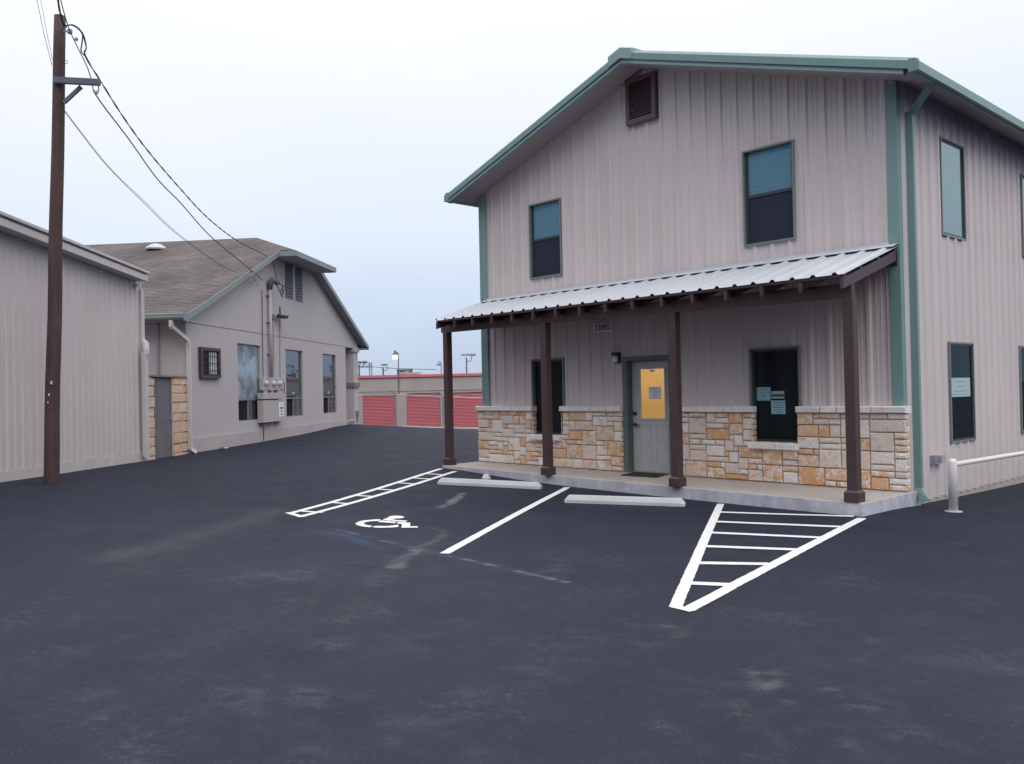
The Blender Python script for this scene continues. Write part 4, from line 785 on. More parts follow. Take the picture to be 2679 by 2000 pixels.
# ---------------------------------------------------------------- wheel stops, cap, rail, outlet
def wheelstop(label, a, b):
    a = Vector(a); b = Vector(b); L = (b - a).length; ang = math.atan2(b.y - a.y, b.x - a.x); c = (a + b) / 2
    n = Vector((-math.sin(ang), math.cos(ang))) * .075; c = c + n
    T = bpy.data.objects.new; z = GZ(c.x, c.y) + .002
    mb = MB(); pf = [(-.078, 0), (-.078, .05), (-.045, .115), (.045, .115), (.078, .05), (.078, 0)]
    def ring(x, s=1): return [(x, y, z_ if s == 1 else z_ * s) for y, z_ in pf]
    rs = [[(-L / 2, y, z_) for y, z_ in [(-.078, 0), (-.078, .04), (-.05, .055), (.05, .055), (.078, .04), (.078, 0)]], ring(-L / 2 + .055), ring(-L / 6), ring(L / 6), ring(L / 2 - .055), [(L / 2, y, z_) for y, z_ in [(-.078, 0), (-.078, .04), (-.05, .055), (.05, .055), (.078, .04), (.078, 0)]]]
    for A, B in zip(rs[:-1], rs[1:]):
        for k in range(6): mb.face([A[k], A[(k + 1) % 6], B[(k + 1) % 6], B[k]])
    mb.face(rs[0][::-1]); mb.face(rs[-1])
    o = mb.build('wheel_stop', MT['wheelstop'], bevel=.006); o.location = (c.x, c.y, z); o.rotation_euler = (0, -math.atan2(GZ(b.x, b.y) - GZ(a.x, a.y), L), ang); tag(o, label, 'wheel stop', 'concrete wheel stops by the porch'); return o
wheelstop('concrete wheel stop at the head of the wheelchair bay', (-12.33, 9.50), (-10.60, 10.38)); wheelstop('concrete wheel stop between stall line and hatched triangle', (-9.02, 9.34), (-7.44, 10.17))
mb = MB(); x, y = -12.28, 10.62; z = GZ(x, y); mb.lathe((x, y, z - .02), [(.085, 0), (.085, .07), (.068, .085), (.068, .10), (.05, .125), (.035, .13)], 18)
tag(mb.build('pipe_cap', MT['cagewhite'], smooth=False, bevel=.006), 'small round white cleanout cap poking up behind a wheel stop', 'pipe cap')
T = thing('guard_rail', 'cream painted steel pipe guard rail on the right side wall', 'guard rail', (-4.52, 12.17, GZ(-4.52, 12.17)))
z0 = T.location.z
mb = MB(); mb.lathe((0, 0, 0), [(.058, 0), (.058, .66), (.052, .688), (.035, .705), (.012, .712)], 24); mb.build('post', MT['railpaint'], T, smooth=True)
mb = MB(); mb.lathe((0, 0, 0), [(.115, -.01), (.11, .008), (.07, .016), (.058, .016)], 20); mb.build('post_footing', MT['slab'], T)
mb = MB(); mb.tube([(0, .03, .43 - z0), (.02, 3.2, .40 - z0), (.05, 6.4, .37 - z0)], .034, 16); mb.build('rail', MT['railpaint'], T, smooth=True)
mb = MB(); mb.lathe((.05, 6.4, -.1), [(.058, 0), (.058, .72), (.035, .76)], 20); mb.build('post', MT['railpaint'], T, smooth=True)
T = thing('wall_outlet', 'small weatherproof outlet box low on the right side wall', 'outlet', (XR + .03, 13.2, .38))
mb = MB(); mb.box(0, .08, -.06, .08, -.06, .08); mb.build('outlet_box', MT['steel'], T, bevel=.005)
mb = MB(); mb.box(0, .09, .17, .32, -.05, .07); mb.build('cover_box', MT['pipe'], T, bevel=.005)
mb = MB(); mb.tube([(.04, .08, .01), (.04, .17, .01)], .015, 8); mb.build('conduit', MT['steel'], T)
# ================================================================ WHITE METAL BUILDING (left)
ANGW = 2.3133824767948967; PW = Vector((-19.585, 6.793, 0)); PB = Vector((-21.797, 8.819, 0)); ANGB = 2.2828933267948965
WB = thing('metal_building', 'low beige ribbed metal building at the left edge behind the pole', 'building', PW, ANGW)
# local: x along wall (positive = away), y into the building, z up ; wall seen from -y
wf = lambda u, d, z: (u, -d, z)
wz = lambda u: 4.14 - .0705 * u
mb = MB(); siding(mb, -16, .30, wf, lambda u: .355, lambda u: wz(u) - .02, [], pitch=.205, rib=.024, phase=.05, minor=0)
siding(mb, 0, 12, lambda u, d, z: (.30 + d, u, z), lambda u: .355, lambda u: 4.05, [], phase=.1)
mb.build('wall', MT['wsiding'], WB)
mb = MB(); mb.box(-16, .29, .02, 12, -.3, 4.0); mb.build('inner_wall', MT['dark'], WB)
def rough_found():
    mb = MB(); n = 90
    for i in range(n):
        a = -16 + 16.31 * i / n; b = -16 + 16.31 * (i + 1) / n
        if i == 0: pa = 0
        pb = random.uniform(-.012, .012); mb.face([(a, -.045 + pa, -.3), (b, -.045 + pb, -.3), (b, -.035 + pb, .345), (a, -.035 + pa, .345)]); mb.face([(a, -.035 + pa, .345), (b, -.035 + pb, .345), (b, .02, .352), (a, .02, .352)]); pa = pb
    mb.box(.02, .335, -.02, 11.9, -.3, .35)
    return mb
rough_found().build('foundation', MT['wfound'], WB)
mb = MB(); mb.box(.20, .345, -.045, -.032, .36, 3.98); mb.box(.332, .345, -.03, .10, .36, 3.98); mb.build('corner_trim', MT['wtrim'], WB)
mb = MB()
mb.extr([(-.30, -.02), (-.30, .10), (-.27, .13), (.1, .13), (.1, -.02)], [lambda a, b, u=u: (u, a, wz(u) + b) for u in (-16, .03)])
ro = mb.build('roof_trim', MT['wtrim'], WB)
mb = MB(); mb.extr([(-.30, .14), (-.335, .15), (-.335, .20), (-.24, .24), (12, .24), (12, .14)], [lambda a, b, u=u: (u, a, wz(u) + b) for u in (-16, .06)]); mb.build('roof', MT['wtrim'], WB)
mb = MB(); mb.box(-.06, .02, -.10, -.03, 3.99, 4.07); mb.build('gutter_bracket', MT['wtrim'], WB)
mb = MB(); mb.tube([(.42, .10, 2.80), (.36, 0, 2.80), (.25, -.10, 2.76), (.21, -.13, 2.62), (.205, -.13, 2.5)], .075, 12); k = 0
for i in range(7): zc = 2.76 - i * .035; mb.tube([(.27 - i * .010, -.09 - .006 * i, zc + .008), (.27 - i * .010, -.09 - .006 * i, zc - .008)], .088, 12)
ds = mb.build('downspout_elbow', MT['wtrim'], WB)
mb = MB(); mb.box(.12, .25, -.17, -.06, .27, 2.56); mb.hexa([(.12, -.17, .18), (.25, -.17, .18), (.25, -.06, .25), (.12, -.06, .25), (.12, -.17, .28), (.25, -.17, .28), (.25, -.06, .28), (.12, -.06, .28)]); mb.build('downspout', MT['wtrim'], WB, bevel=.012)
# ================================================================ STONE WALL WITH GATE
ANGG = 2.4001388
GW = thing('stone_wall', 'orange stone wall with a grey wooden gate between the two left buildings', 'wall', PW, ANGG)
ms = MB(); fg = lambda u, d, z: (u, -d, z)
def rubble(mb, u0, u1, z0, z1, hmin=.2, hmax=.28):
    z = z0
    while z < z1 - .05:
        h = random.uniform(hmin, hmax)
        if z1 - z - h < .12: h = z1 - z
        u = u0
        while u < u1 - .02:
            w = random.uniform(.35, .75)
            if u1 - u - w < .25: w = u1 - u
            a, b, c, d = u + .008, u + w - .008, z + .008, z + h - .008; j = lambda s=.012: random.uniform(-s, s)
            mb.c = (random.random(), random.choice([.36, .44, .52, .6]), random.random() * .3); pr_ = .04 + j()
            r0 = [(a, -.0, c), (b, -.0, c), (b, -.0, d), (a, -.0, d)]; r2 = [(a + .02 + j(), pr_ + j(), c + .015), (b - .02 + j(), pr_ + j(), c + .015), (b - .02 + j(), pr_ + j(), d - .015), (a + .02 + j(), pr_ + j(), d - .015)]
            for k in range(4): mb.face([fg(*r0[k]), fg(*r0[(k + 1) % 4]), fg(*r2[(k + 1) % 4]), fg(*r2[k])])
            mb.face([fg(*p) for p in r2]); u += w
        z += h
rubble(ms, .34, .90, -.05, 2.0); rubble(ms, 2.04, 3.0, -.1, 2.02); ms.build('stone_facing', MT['gatestone'], GW)
mb = MB(); mb.box(.34, .90, .0, .3, -.3, 1.99); mb.box(2.04, 3.0, .0, .3, -.3, 2.01); mb.build('wall_core', MT['mortar'], GW)
mb = MB(); mb.box(.32, 2.96, -.05, .34, 2.035, 2.075); mb.build('coping', MT['stuccodark'], GW)
mb = MB(); u = .905
while u < 2.0:
    w = random.choice([.13, .14, .145]); w = min(w, 2.035 - u); mb.box(u + .003, u + w - .003, .02 + random.uniform(-.004, .004), .045, .10 - (u - .9) * .03, 2.03 - random.uniform(0, .01)); u += w
gt = mb.build('gate', MT['wood'], GW)
mb = MB(); mb.box(1.92, 2.0, -.005, .02, 1.0, 1.06); mb.build('latch', MT['steel'], gt)
# ================================================================ STUCCO BUILDING
SB = thing('stucco_building', 'tan stucco building with clipped gable shingle roof on the left', 'building', PB, ANGB)
WINB = [(3.06, 4.69, .80, 3.085), (6.79, 8.38, .80, 3.075), (10.51, 12.09, .80, 3.073)]
BW = (.69, 1.75, 2.07, 2.81)
bz = lambda u: min(3.62 + .415 * (u + .54), 3.62 + .415 * (15.64 - u), 6.12)
def wallpanel(mb, u0, u1, openings, zb, zt, brk=()):
    us = sorted(set([u0, u1] + [e for o in openings for e in o[:2]] + list(brk)))
    for a, b in zip(us[:-1], us[1:]):
        mid = (a + b) / 2; cuts = sorted([(o[2], o[3]) for o in openings if o[0] < mid < o[1]]); lo = zb
        for c0, c1 in cuts: mb.face([(a, 0, lo), (b, 0, lo), (b, 0, c0), (a, 0, c0)]); lo = c1
        mb.face([(a, 0, lo), (b, 0, lo), (b, 0, zt(b)), (a, 0, zt(a))])
mb = MB(); bzt = lambda u: bz(u) - .1
wallpanel(mb, 0, 13.35, WINB, .47, bzt, brk=[5.5, 1, 9.6]); wallpanel(mb, 13.35, 15.07, [(13.35, 14.42, .4, 3.45)], .47, bzt)
mb.box(14.42, 15.07, .004, .65, -.3, 3.5)
for (a, b, c, d) in WINB:                                  # reveals
    mb.face([(a, 0, c), (a, .12, c), (a, .12, d), (a, 0, d)]); mb.face([(b, .12, c), (b, 0, c), (b, 0, d), (b, .12, d)]); mb.face([(a, 0, d), (a, .12, d), (b, .12, d), (b, 0, d)]); mb.face([(a, .12, c), (a, 0, c), (b, 0, c), (b, .12, c)])
mb.box(0, .02, .001, 18, -.3, 3.5)                           # left side wall
mb.box(13.33, 13.35, .001, 4, -.3, 3.5); mb.box(13.35, 15.0, 2.5, 2.6, -.3, 3.5)
mb.build('wall', MT['stucco'], SB)
mb = MB(); mb.box(-.015, 13.37, -.035, .3, -.3, .468); mb.box(-.015, .3, .3, 18, -.3, .468); mb.build('foundation', MT['stuccofound'], SB)
mb = MB(); mb.box(-.004, 13.36, -.005, -.001, 3.455, 3.475); mb.build('control_joint', MT['stuccodark'], SB)
mb = MB(); mb.box(.02, 14.9, .4, 17.9, 0, 3.3); mb.box(13.36, 14.41, 2.4, 2.49, 0, 3.4); 
mb = MB(); mb.box(.1, 13.2, .5, 17.8, 0, 3.3); mb.build('inner_wall', MT['dark'], SB)
mb = MB(); mb.box(14.36, 15.13, -.06, .70, 3.28, 3.50); mb.box(14.36, 15.13, -.06, .70, 1.80, 2.0); mb.box(13.35, 14.36, -.012, -.002, 1.80, 2.0)
mb = MB(); mb.box(14.36, 15.13, -.06, .70, 1.80, 2.0); mb.box(13.40, 14.36, .5, .6, 1.80, 2.0); mb.build('column_band', MT['stuccodark'], SB)
mb = MB(); mb.box(14.36, 15.13, -.06, .70, 3.30, 3.50); mb.build('column_capital', MT['stucco'], SB)
mb = MB(); mb.box(14.62, 14.78, -.12, -.02, .62, .82); mb.box(14.68, 14.72, -.09, -.03, .3, .62); mb.build('outlet_box', MT['steel'], SB)
# roof planes with uv in metres
ZH = 6.10; ZRG = 7.06; zrf = lambda u: (3.62 + .415 * (u + .54)) if u < 7.55 else (3.62 + .415 * (15.64 - u))
uh0 = 5.55; uh1 = 15.10 - 5.55; vr = 1.25; vend = 17.0
def quaduv(mb, uvs, pts, uv): mb.face(pts); uvs.append(uv)
mb = MB(); uvs = []; k_ = math.sqrt(1 + .415 ** 2)
e0, e1 = -.56, 15.66
# left slope: polygon from eave up; v=-.3 rake up to hip return, hip line to ridge
def L_(u, v): return (u, v, zrf(u))
quaduv(mb, uvs, [L_(e0, -.3), L_(uh0 + .12, -.3), L_(uh0, -.88), L_(7.55, vr), L_(7.55, vend), L_(e0, vend)], [(v_, u_ * k_) for u_, v_ in ((e0, -.3), (uh0 + .12, -.3), (uh0, -.88), (7.55, vr), (7.55, vend), (e0, vend))])
quaduv(mb, uvs, [L_(e1, vend), L_(7.55, vend), L_(7.55, vr), L_(uh1, -.88), L_(uh1 - .12, -.3), L_(e1, -.3)], [(v_, -u_ * k_) for u_, v_ in ((e1, vend), (7.55, vend), (7.55, vr), (uh1, -.88), (uh1 - .12, -.3), (e1, -.3))])
quaduv(mb, uvs, [(uh0, -.88, zrf(uh0)), (uh1, -.88, zrf(uh1)), (7.55, vr, zrf(7.55))], [(uh0, -.88 * 1.1), (uh1, -.88 * 1.1), (7.55, vr * 1.1)])
rf = mb.build('roof', MT['shingle'], SB)
ul = rf.data.uv_layers.new(name='uv'); fl = [c for u in uvs for p in u for c in p]; ul.data.foreach_set('uv', fl)
sm = rf.modifiers.new('thickness', 'SOLIDIFY'); sm.thickness = .05; sm.offset = -1
mb = MB(); 
for k in range(40):                                                    # ridge cap shingles
    v0 = vr + k * .3; 
    if v0 > vend: break
    mb.hexa([(7.40, v0, zrf(7.40) + .002), (7.55, v0, ZRG - .075), (7.55, v0 + .31, ZRG - .08), (7.40, v0 + .31, zrf(7.40)), (7.40, v0, zrf(7.40) + .02), (7.55, v0, zrf(7.55) + .03), (7.55, v0 + .31, zrf(7.55) + .02), (7.40, v0 + .31, zrf(7.40) + .01)])
# fascia boards
mb = MB(); H_ = .17
def board(a, b, h=H_, th=.03, out=(0, -1, 0)):
    a = Vector(a); b = Vector(b); o = Vector(out) * th; z = Vector((0, 0, -h)); mb.hexa([a + z + o, b + z + o, b + z, a + z, a + o, b + o, b, a])
board((e0, -.3, zrf(e0) - .01), (uh0 + .12, -.3, zrf(uh0 + .12) - .01)); board((e1, -.3, zrf(e1) - .01), (uh1 - .12, -.3, zrf(uh1 - .12) - .01))
board((uh0, -.88, zrf(uh0) - .01), (uh1, -.88, zrf(uh1) - .01)); board((uh0, -.88, zrf(uh0) - .01), (uh0, -.3, zrf(uh0) - .01), out=(-1, 0, 0)); board((uh1, -.88, zrf(uh1) - .01), (uh1, -.3, zrf(uh1) - .01), out=(1, 0, 0))
board((e1, -.33, zrf(e1) - .01), (e1, 17, zrf(e1) - .01), out=(1, 0, 0))
mb.build('fascia', MT['fascia'], rf)
mb = MB()
for s_ in (0, 1):                                                       # soffits
    a, b = ((e0 + .02, uh0 + .1) if s_ == 0 else (uh1 - .1, e1 - .02)); mb.hexa([(a, -.3, zrf(a) - .13), (b, -.3, zrf(b) - .13), (b, .02, zrf(b) - .13), (a, .02, zrf(a) - .13), (a, -.3, zrf(a) - .11), (b, -.3, zrf(b) - .11), (b, .02, zrf(b) - .11), (a, .02, zrf(a) - .11)])
mb.box(uh0 + .02, uh1 - .02, -.87, .03, 5.98, 6.01); mb.box(e0 + .02, .0, -.28, 17, 3.45, 3.47); mb.box(15.07, e1 - .02, -.28, 17, 3.45, 3.47)
mb.build('soffit', MT['stucco'], rf)
mb = MB(); mb.extr([(0, 0), (-.13, 0), (-.13, -.10), (-.09, -.15), (0, -.15)], [lambda a, b, v=v: (e0 + a, v, zrf(e0) + .01 + b) for v in (-.30, 16.9)]); mb.build('gutter', MT['fascia'], rf)
mb = MB(); mb.extr([(-.012, .012), (-.142, .012), (-.142, -.01), (-.012, -.01)], [lambda a, b, v=v: (e0 + a, v, zrf(e0) + .012 + b) for v in (-.31, 16.9)]); mb.build('gutter_lip', MT['wtrim'], rf)
mb = MB(); mb.hexa([(e0 - .14, -.36, zrf(e0) - .17), (e0 + .02, -.36, zrf(e0) - .22), (e0 + .02, -.31, zrf(e0) - .22), (e0 - .14, -.31, zrf(e0) - .17), (e0 - .14, -.36, zrf(e0) + .02), (e0 + .02, -.36, zrf(e0) + .03), (e0 + .02, -.31, zrf(e0) + .03), (e0 - .14, -.31, zrf(e0) + .02)]); mb.build('gutter_end', MT['fascia'], rf)
mb = MB(); mb.lathe((6.55, 4.35, zrf(6.55) - .05), [(.34, 0), (.36, .05), (.30, .10), (.16, .19), (.05, .22)], 8); mb.build('roof_vent', MT['cagewhite'], SB)
mb = MB(); mb.tube([(15.5, 3.2, zrf(15.5)), (15.5, 3.2, 5.0), (15.9, 3.2, 5.0), (15.9, 3.2, 4.1)], .03, 6); mb.tube([(15.6, 3.2, 4.2), (15.9, 3.2, 4.2)], .03, 6); mb.build('roof_bracket', MT['farpole'], SB)
# downspout on the left side
mb = MB(); P_ = [(-.62, .05, 3.46), (-.62, .05, 3.30), (-.10, -.10, 2.98), (-.06, -.10, 2.8), (-.06, -.10, .22), (.06, -.18, .12)]
for a, b in zip(P_[:-1], P_[1:]): mb.bar(a, b, .10, .09, up=(0, 1, 0))
mb.build('downspout', MT['wtrim'], SB)
mb = MB(); mb.tube([(-.03, .73, .3), (-.03, .73, 3.45)], .03, 8); mb.build('conduit', MT['steel'], SB)
# windows of the stucco building
for i, (a, b, c, d) in enumerate(WINB):
    zm = 1.43; mb = MB()
    for p in ((a, a + .03, c, d), (b - .03, b, c, d), (a + .03, b - .03, d - .03, d), (a + .03, b - .03, c, c + .03), (a + .03, b - .03, zm - .02, zm + .025)): mb.box(p[0], p[1], .05, .115, p[2], p[3])
    um = (a + b) / 2; mb.box(um - .025, um + .025, .06, .115, c + .03, zm - .02); w_ = mb.build('window', MT['frame'], SB)
    mb = MB(); mb.box(a + .03, b - .03, .08, .09, zm + .025, d - .03); mb.build('pane', MT['stglass'], w_)
    mb = MB(); mb.box(a + .03, um - .025, .095, .105, c + .03, zm - .02); mb.build('slider_pane', MT['stglass2'], w_)
    mb = MB(); mb.box(um + .025, b - .03, .08, .09, c + .03, zm - .02); mb.build('slider_pane', MT['stglass'], w_)
    mb = MB(); mb.box(um - .05, um + .05, .072, .079, zm + .12, zm + .20) if i == 0 else mb.lathe((um, .07, zm + .14), [(.045, 0), (.045, .07)], 10); mb.build('window_lock', MT['cagewhite'], w_)
    if i == 0:
        w_['label'] = 'window with milky film'
        mb = MB(); mb.box(a + .03, b - .03, .070, .076, zm + .03, d - .035)
        mb.build('window_film', MT['film'], w_)
a, b, c, d = BW; mb = MB()
for p in ((a - .04, a + .06, c - .03, d + .05), (b - .06, b + .04, c - .03, d + .05), (a + .06, b - .06, d - .03, d + .05), (a + .06, b - .06, c - .03, c + .05)): mb.box(p[0], p[1], -.09, .0, p[2], p[3])
w_ = mb.build('barred_window', MT['brown'], SB)
mb = MB(); mb.box(a + .05, b - .05, -.03, -.02, c + .04, d - .02); mb.build('pane', MT['stglass2'], w_)
mb = MB(); mb.box(a + .52, b - .10, -.028, -.031, c + .08, d - .06); mb.box(a + .52, b - .10, -.036, -.03, c + .08, d - .06); mb.build('curtain', MT['paper'], w_)
mb = MB()
for k in range(7): mb.box(a + .12 + k * .13, a + .14 + k * .13, -.07, -.055, c + .05, d - .03)
for k in range(3): mb.box(a + .06, b - .06, -.075, -.06, c + .18 + k * .19, c + .195 + k * .19)
mb.build('bars', MT['black'], w_)
# gable vents with arched tops
for (a, b) in ((6.88, 7.52), (7.82, 8.44)):
    z0, z1 = 4.81, 5.85; r_ = (b - a) / 2; cx_ = (a + b) / 2; fr_ = MB(); n = 14
    for k in range(n):
        t0, t1 = math.pi * k / n, math.pi * (k + 1) / n
        for ra, rb in ((r_, r_ - .06),): fr_.hexa([(cx_ + ra * math.cos(t0), -.03, z1 + ra * math.sin(t0)), (cx_ + ra * math.cos(t1), -.03, z1 + ra * math.sin(t1)), (cx_ + ra * math.cos(t1), 0, z1 + ra * math.sin(t1)), (cx_ + ra * math.cos(t0), 0, z1 + ra * math.sin(t0)), (cx_ + rb * math.cos(t0), -.03, z1 + rb * math.sin(t0)), (cx_ + rb * math.cos(t1), -.03, z1 + rb * math.sin(t1)), (cx_ + rb * math.cos(t1), 0, z1 + rb * math.sin(t1)), (cx_ + rb * math.cos(t0), 0, z1 + rb * math.sin(t0))])
    fr_.box(a, a + .06, -.03, 0, z0, z1); fr_.box(b - .06, b, -.03, 0, z0, z1); fr_.box(a + .06, b - .06, -.03, 0, z0, z0 + .05); v_ = fr_.build('gable_vent', MT['vent'], SB)
    mb = MB(); z = z0 + .09
    while z < z1 + r_ - .1:
        hw = r_ - .06 if z < z1 else math.sqrt(max(.01, (r_ - .06) ** 2 - (z - z1) ** 2)); mb.hexa([(cx_ - hw, -.05, z - .03), (cx_ + hw, -.05, z - .03), (cx_ + hw, -.004, z + .045), (cx_ - hw, -.004, z + .045), (cx_ - hw, -.05, z - .015), (cx_ + hw, -.05, z - .015), (cx_ + hw, -.004, z + .06), (cx_ - hw, -.004, z + .06)]); z += .095
    mb.build('louvre', MT['vent'], v_)
    mb = MB(); mb.face([(cx_ + (r_ - .03) * math.cos(t), -.003, z1 + (r_ - .03) * math.sin(t)) for t in [math.pi * k / 12 for k in range(13)]] + [(a + .03, -.003, z0 + .02), (b - .03, -.003, z0 + .02)]); mb.build('vent_backing', MT['dark'], v_)
# electrical service: mast, meters, boxes
def onB(u, v, z=0): c, s = math.cos(ANGB), math.sin(ANGB); return Vector((PB.x + c * u - s * v, PB.y + s * u + c * v, z))
def bthing(name, label, cat, u, v, z, group=None): return thing(name, label, cat, onB(u, v, z), ANGB, group)
T = bthing('service_mast', 'tall conduit mast with hooded weatherhead on the stucco gable', 'service mast', 5.30, -.09, 2.1)
mb = MB(); mb.tube([(0, 0, 0), (.03, 0, 2.85)], .055, 12); mb.build('mast_pipe', MT['pipe'], T, smooth=True)
mb = MB(); mb.tube([(.03, 0, 2.80), (.035, -.02, 3.0), (.06, -.09, 3.10), (.10, -.18, 3.07), (.12, -.24, 2.96)], [.075, .095, .11, .10, .08], 12); mb.build('weatherhead', MT['farpole'], T, smooth=True)
mb = MB(); mb.tube([(.1, -.22, 3.0), (.2, -.34, 2.95), (.28, -.36, 2.75), (.22, -.3, 2.62), (.13, -.3, 2.72), (.18, -.34, 2.85), (.3, -.36, 2.95), (.42, -.36, 2.93), (.46, -.36, 2.78)], .014, 6); mb.tube([(.1, -.2, 2.98), (.12, -.28, 2.74), (.25, -.32, 2.55), (.36, -.3, 2.65), (.3, -.3, 2.8)], .012, 6); mb.build('wire_loop', MT['rope'], T)
for z in (.75, 1.75, 2.6):
    mb = MB(); mb.box(-.09, .10, -.02, .09, z, z + .03); mb.build('pipe_strap', MT['pipe'], T)
for i, (u, lb) in enumerate(((4.72, 'left electric meter box on the stucco wall'), (5.33, 'middle electric meter box on the stucco wall'), (5.82, 'right electric meter box on the stucco wall'))):
    T = bthing('electric_meter', lb, 'electric meter', u, -.0, 1.70, 'electric meters on the stucco wall')
    mb = MB(); mb.box(-.16, .16, -.14, 0, .0, .40); mb.build('meter_box', MT['meter'], T, bevel=.012)
    mb = MB(lambda x, y, z: (x, z, y)); mb.lathe((.0, .22, -.14), [(.09, 0), (.085, -.02), (.075, -.09), (.03, -.10)], 16); mb.build('meter_dial', MT['meterglass'], T, smooth=True)
    mb = MB(); mb.tube([(0, -.07, -.08), (0, -.07, 0)], .04, 10); mb.build('conduit', MT['pipe'], T)
T = bthing('wiring_trough', 'long tan wiring trough under the electric meters', 'electric box', 5.25, 0, 1.43); mb = MB(); mb.box(-.84, .84, -.20, 0, 0, .19); mb.build('trough', MT['meter'], T, bevel=.006)
for u, w, lb in ((4.76, .36, 'left switch box under the wiring trough'), (5.40, .30, 'middle switch box under the wiring trough'), (5.90, .26, 'right switch box with white warning label under the trough')):
    T = bthing('switch_box', lb, 'electric box', u, 0, .71, 'switch boxes below the meters'); mb = MB(); mb.box(-w, w, -.20 + (0 if w > .3 else .03), 0, 0, .68); mb.build('box', MT['meter'], T, bevel=.008)
    mb = MB(); mb.tube([(-.1, -.08, -.1), (-.1, -.08, 0)], .03, 8); mb.build('conduit', MT['pipe'], T)
    if w == .26:
        mb = MB(); mb.box(-.20, .20, -.176, -.171, .15, .60); lb_ = mb.build('warning_label', MT['paper'], T); mb = MB()
        for z, s, h in ((.54, .12, .03), (.45, .3, .02), (.42, .3, .02), (.39, .3, .02), (.33, .3, .015), (.30, .3, .015), (.22, .18, .05)): mb.box(-s / 2, s / 2, -.179, -.177, z - h / 2, z + h / 2)
        mb.build('label_print', MT['ink'], lb_)
T = bthing('phone_box', 'narrow tan service panel right of the electric meters', 'electric box', 6.36, 0, 1.74); mb = MB(); mb.box(-.12, .12, -.05, 0, 0, .44); mb.build('panel', MT['meter'], T, bevel=.02); mb = MB(); mb.tube([(-.05, -.08, .22), (.03, -.1, .2), (.08, -.08, .02), (.09, -.07, -.15)], .012, 6); mb.build('cord', MT['rope'], T)
T = bthing('wall_floodlight', 'dark square floodlight on a thin conduit on the stucco wall', 'floodlight', 5.72, -.03, 2.1)
mb = MB(); mb.tube([(0, 0, 0), (.03, 0, 1.95)], .018, 8); mb.build('conduit', MT['pipe'], T)
mb = MB(); mb.box(-.05, .09, -.04, .02, 1.90, 2.06); mb.build('junction', MT['steel'], T)
mb = MB(); mb.hexa([(.10, -.30, 1.90), (.42, -.32, 1.93), (.50, -.06, 1.98), (.14, -.06, 1.94), (.12, -.32, 1.97), (.46, -.34, 2.02), (.58, -.06, 2.08), (.18, -.06, 2.07)]); mb.build('lamp_head', MT['black'], T)
T = bthing('antenna_mast', 'thin vertical conduit with a small antenna on the stucco wall', 'antenna', 6.24, -.03, 2.12); mb = MB(); mb.tube([(0, 0, 0), (.06, 0, 1.95)], .02, 8); mb.build('conduit', MT['pipe'], T); mb = MB(); mb.tube([(.06, 0, 1.95), (.07, 0, 2.33)], .022, 8); mb.tube([(.11, 0, 2.1), (.11, 0, 2.3)], .012, 6); mb.build('antenna', MT['farpole'], T)
mb = MB(); mb.tube([(0, 0, 4.83), (-.04, 0, 2.0), (-.10, -.01, .15)], .012, 6); o = mb.build('drop_cable', MT['rope']); o.location = onB(4.83, -.04, 0); o.rotation_euler = (0, 0, ANGB); tag(o, 'thin vertical cable running down the stucco wall left of the mast', 'cable')
mb = MB()
for k in range(7):
    a_ = k * .9; mb.face([(.07 * math.cos(a_), .07 * math.sin(a_), .01), (.12 * math.cos(a_ + .3), .12 * math.sin(a_ + .3), .035), (.05 * math.cos(a_ + 1), .05 * math.sin(a_ + 1), .05), (0, 0, .01)])
o = mb.build('paper_scrap', MT['cagewhite']); o.location = (-22.62, 10.15, GZ(-22.62, 10.15) + .01); tag(o, 'crumpled white paper scrap on asphalt by the stucco wall', 'litter')
# ================================================================ UTILITY POLE AND CABLES
pb = Vector((-16.09, 4.16, 0)); pt_ = Vector((-15.85, 4.355, 8.07))
UP = thing('utility_pole', 'tall dark wooden utility pole leaning slightly before the metal building', 'utility pole', (pb.x, pb.y, GZ(pb.x, pb.y)))
inv = Matrix.Translation(-UP.location)
def up(mb_, n, m, **k): o = mb_.build(n, m, UP, **k); o.matrix_parent_inverse = inv; return o
zg = UP.location.z; mb = MB(); q = pt_ - Vector((pb.x, pb.y, zg)); base = Vector((pb.x, pb.y, zg))
mb.tube([base + q * t + Vector((.006 * math.sin(t * 23), .006 * math.cos(t * 17), 0)) for t in [-.02] + [k / 14 for k in range(15)]], [.125] + [.122 - .031 * k / 14 for k in range(15)], 20); up(mb, 'pole_shaft', MT['pole'], smooth=True)
pd = Vector((-.12, -.99, 0)); rtv = RT
mb = MB(); A_ = Vector((-15.95, 4.243, 6.946)); B2 = Vector((-15.37, 4.87, 6.885)); mb.bar(A_ - FW * .11 + (B2 - A_).normalized() * .09, B2 - FW * .11 + (B2 - A_).normalized() * .0, .09, .095); up(mb, 'crossarm', MT['armsteel'])
mb = MB(); mb.bar(Vector((-15.60, 4.62, 6.84)) - FW * .05, Vector((-15.80, 4.405, 6.58)) - FW * .05, .045, .06); up(mb, 'brace', MT['armsteel'])
mb = MB(); mb.tube([Vector((-15.81, 4.36, 7.80)), Vector((-15.72, 4.42, 7.79))], .012, 6); mb.lathe((-15.64, 4.44, 7.72), [(.02, 0), (.045, .02), (.045, .07), (.02, .09)], 10); mb.tube([(-15.72, 4.42, 7.86), (-15.82, 4.36, 7.86)], .012, 6); mb.lathe((-15.56, 4.52, 7.60), [(.015, 0), (.03, .02), (.03, .05)], 8); up(mb, 'insulator', MT['lattice'])
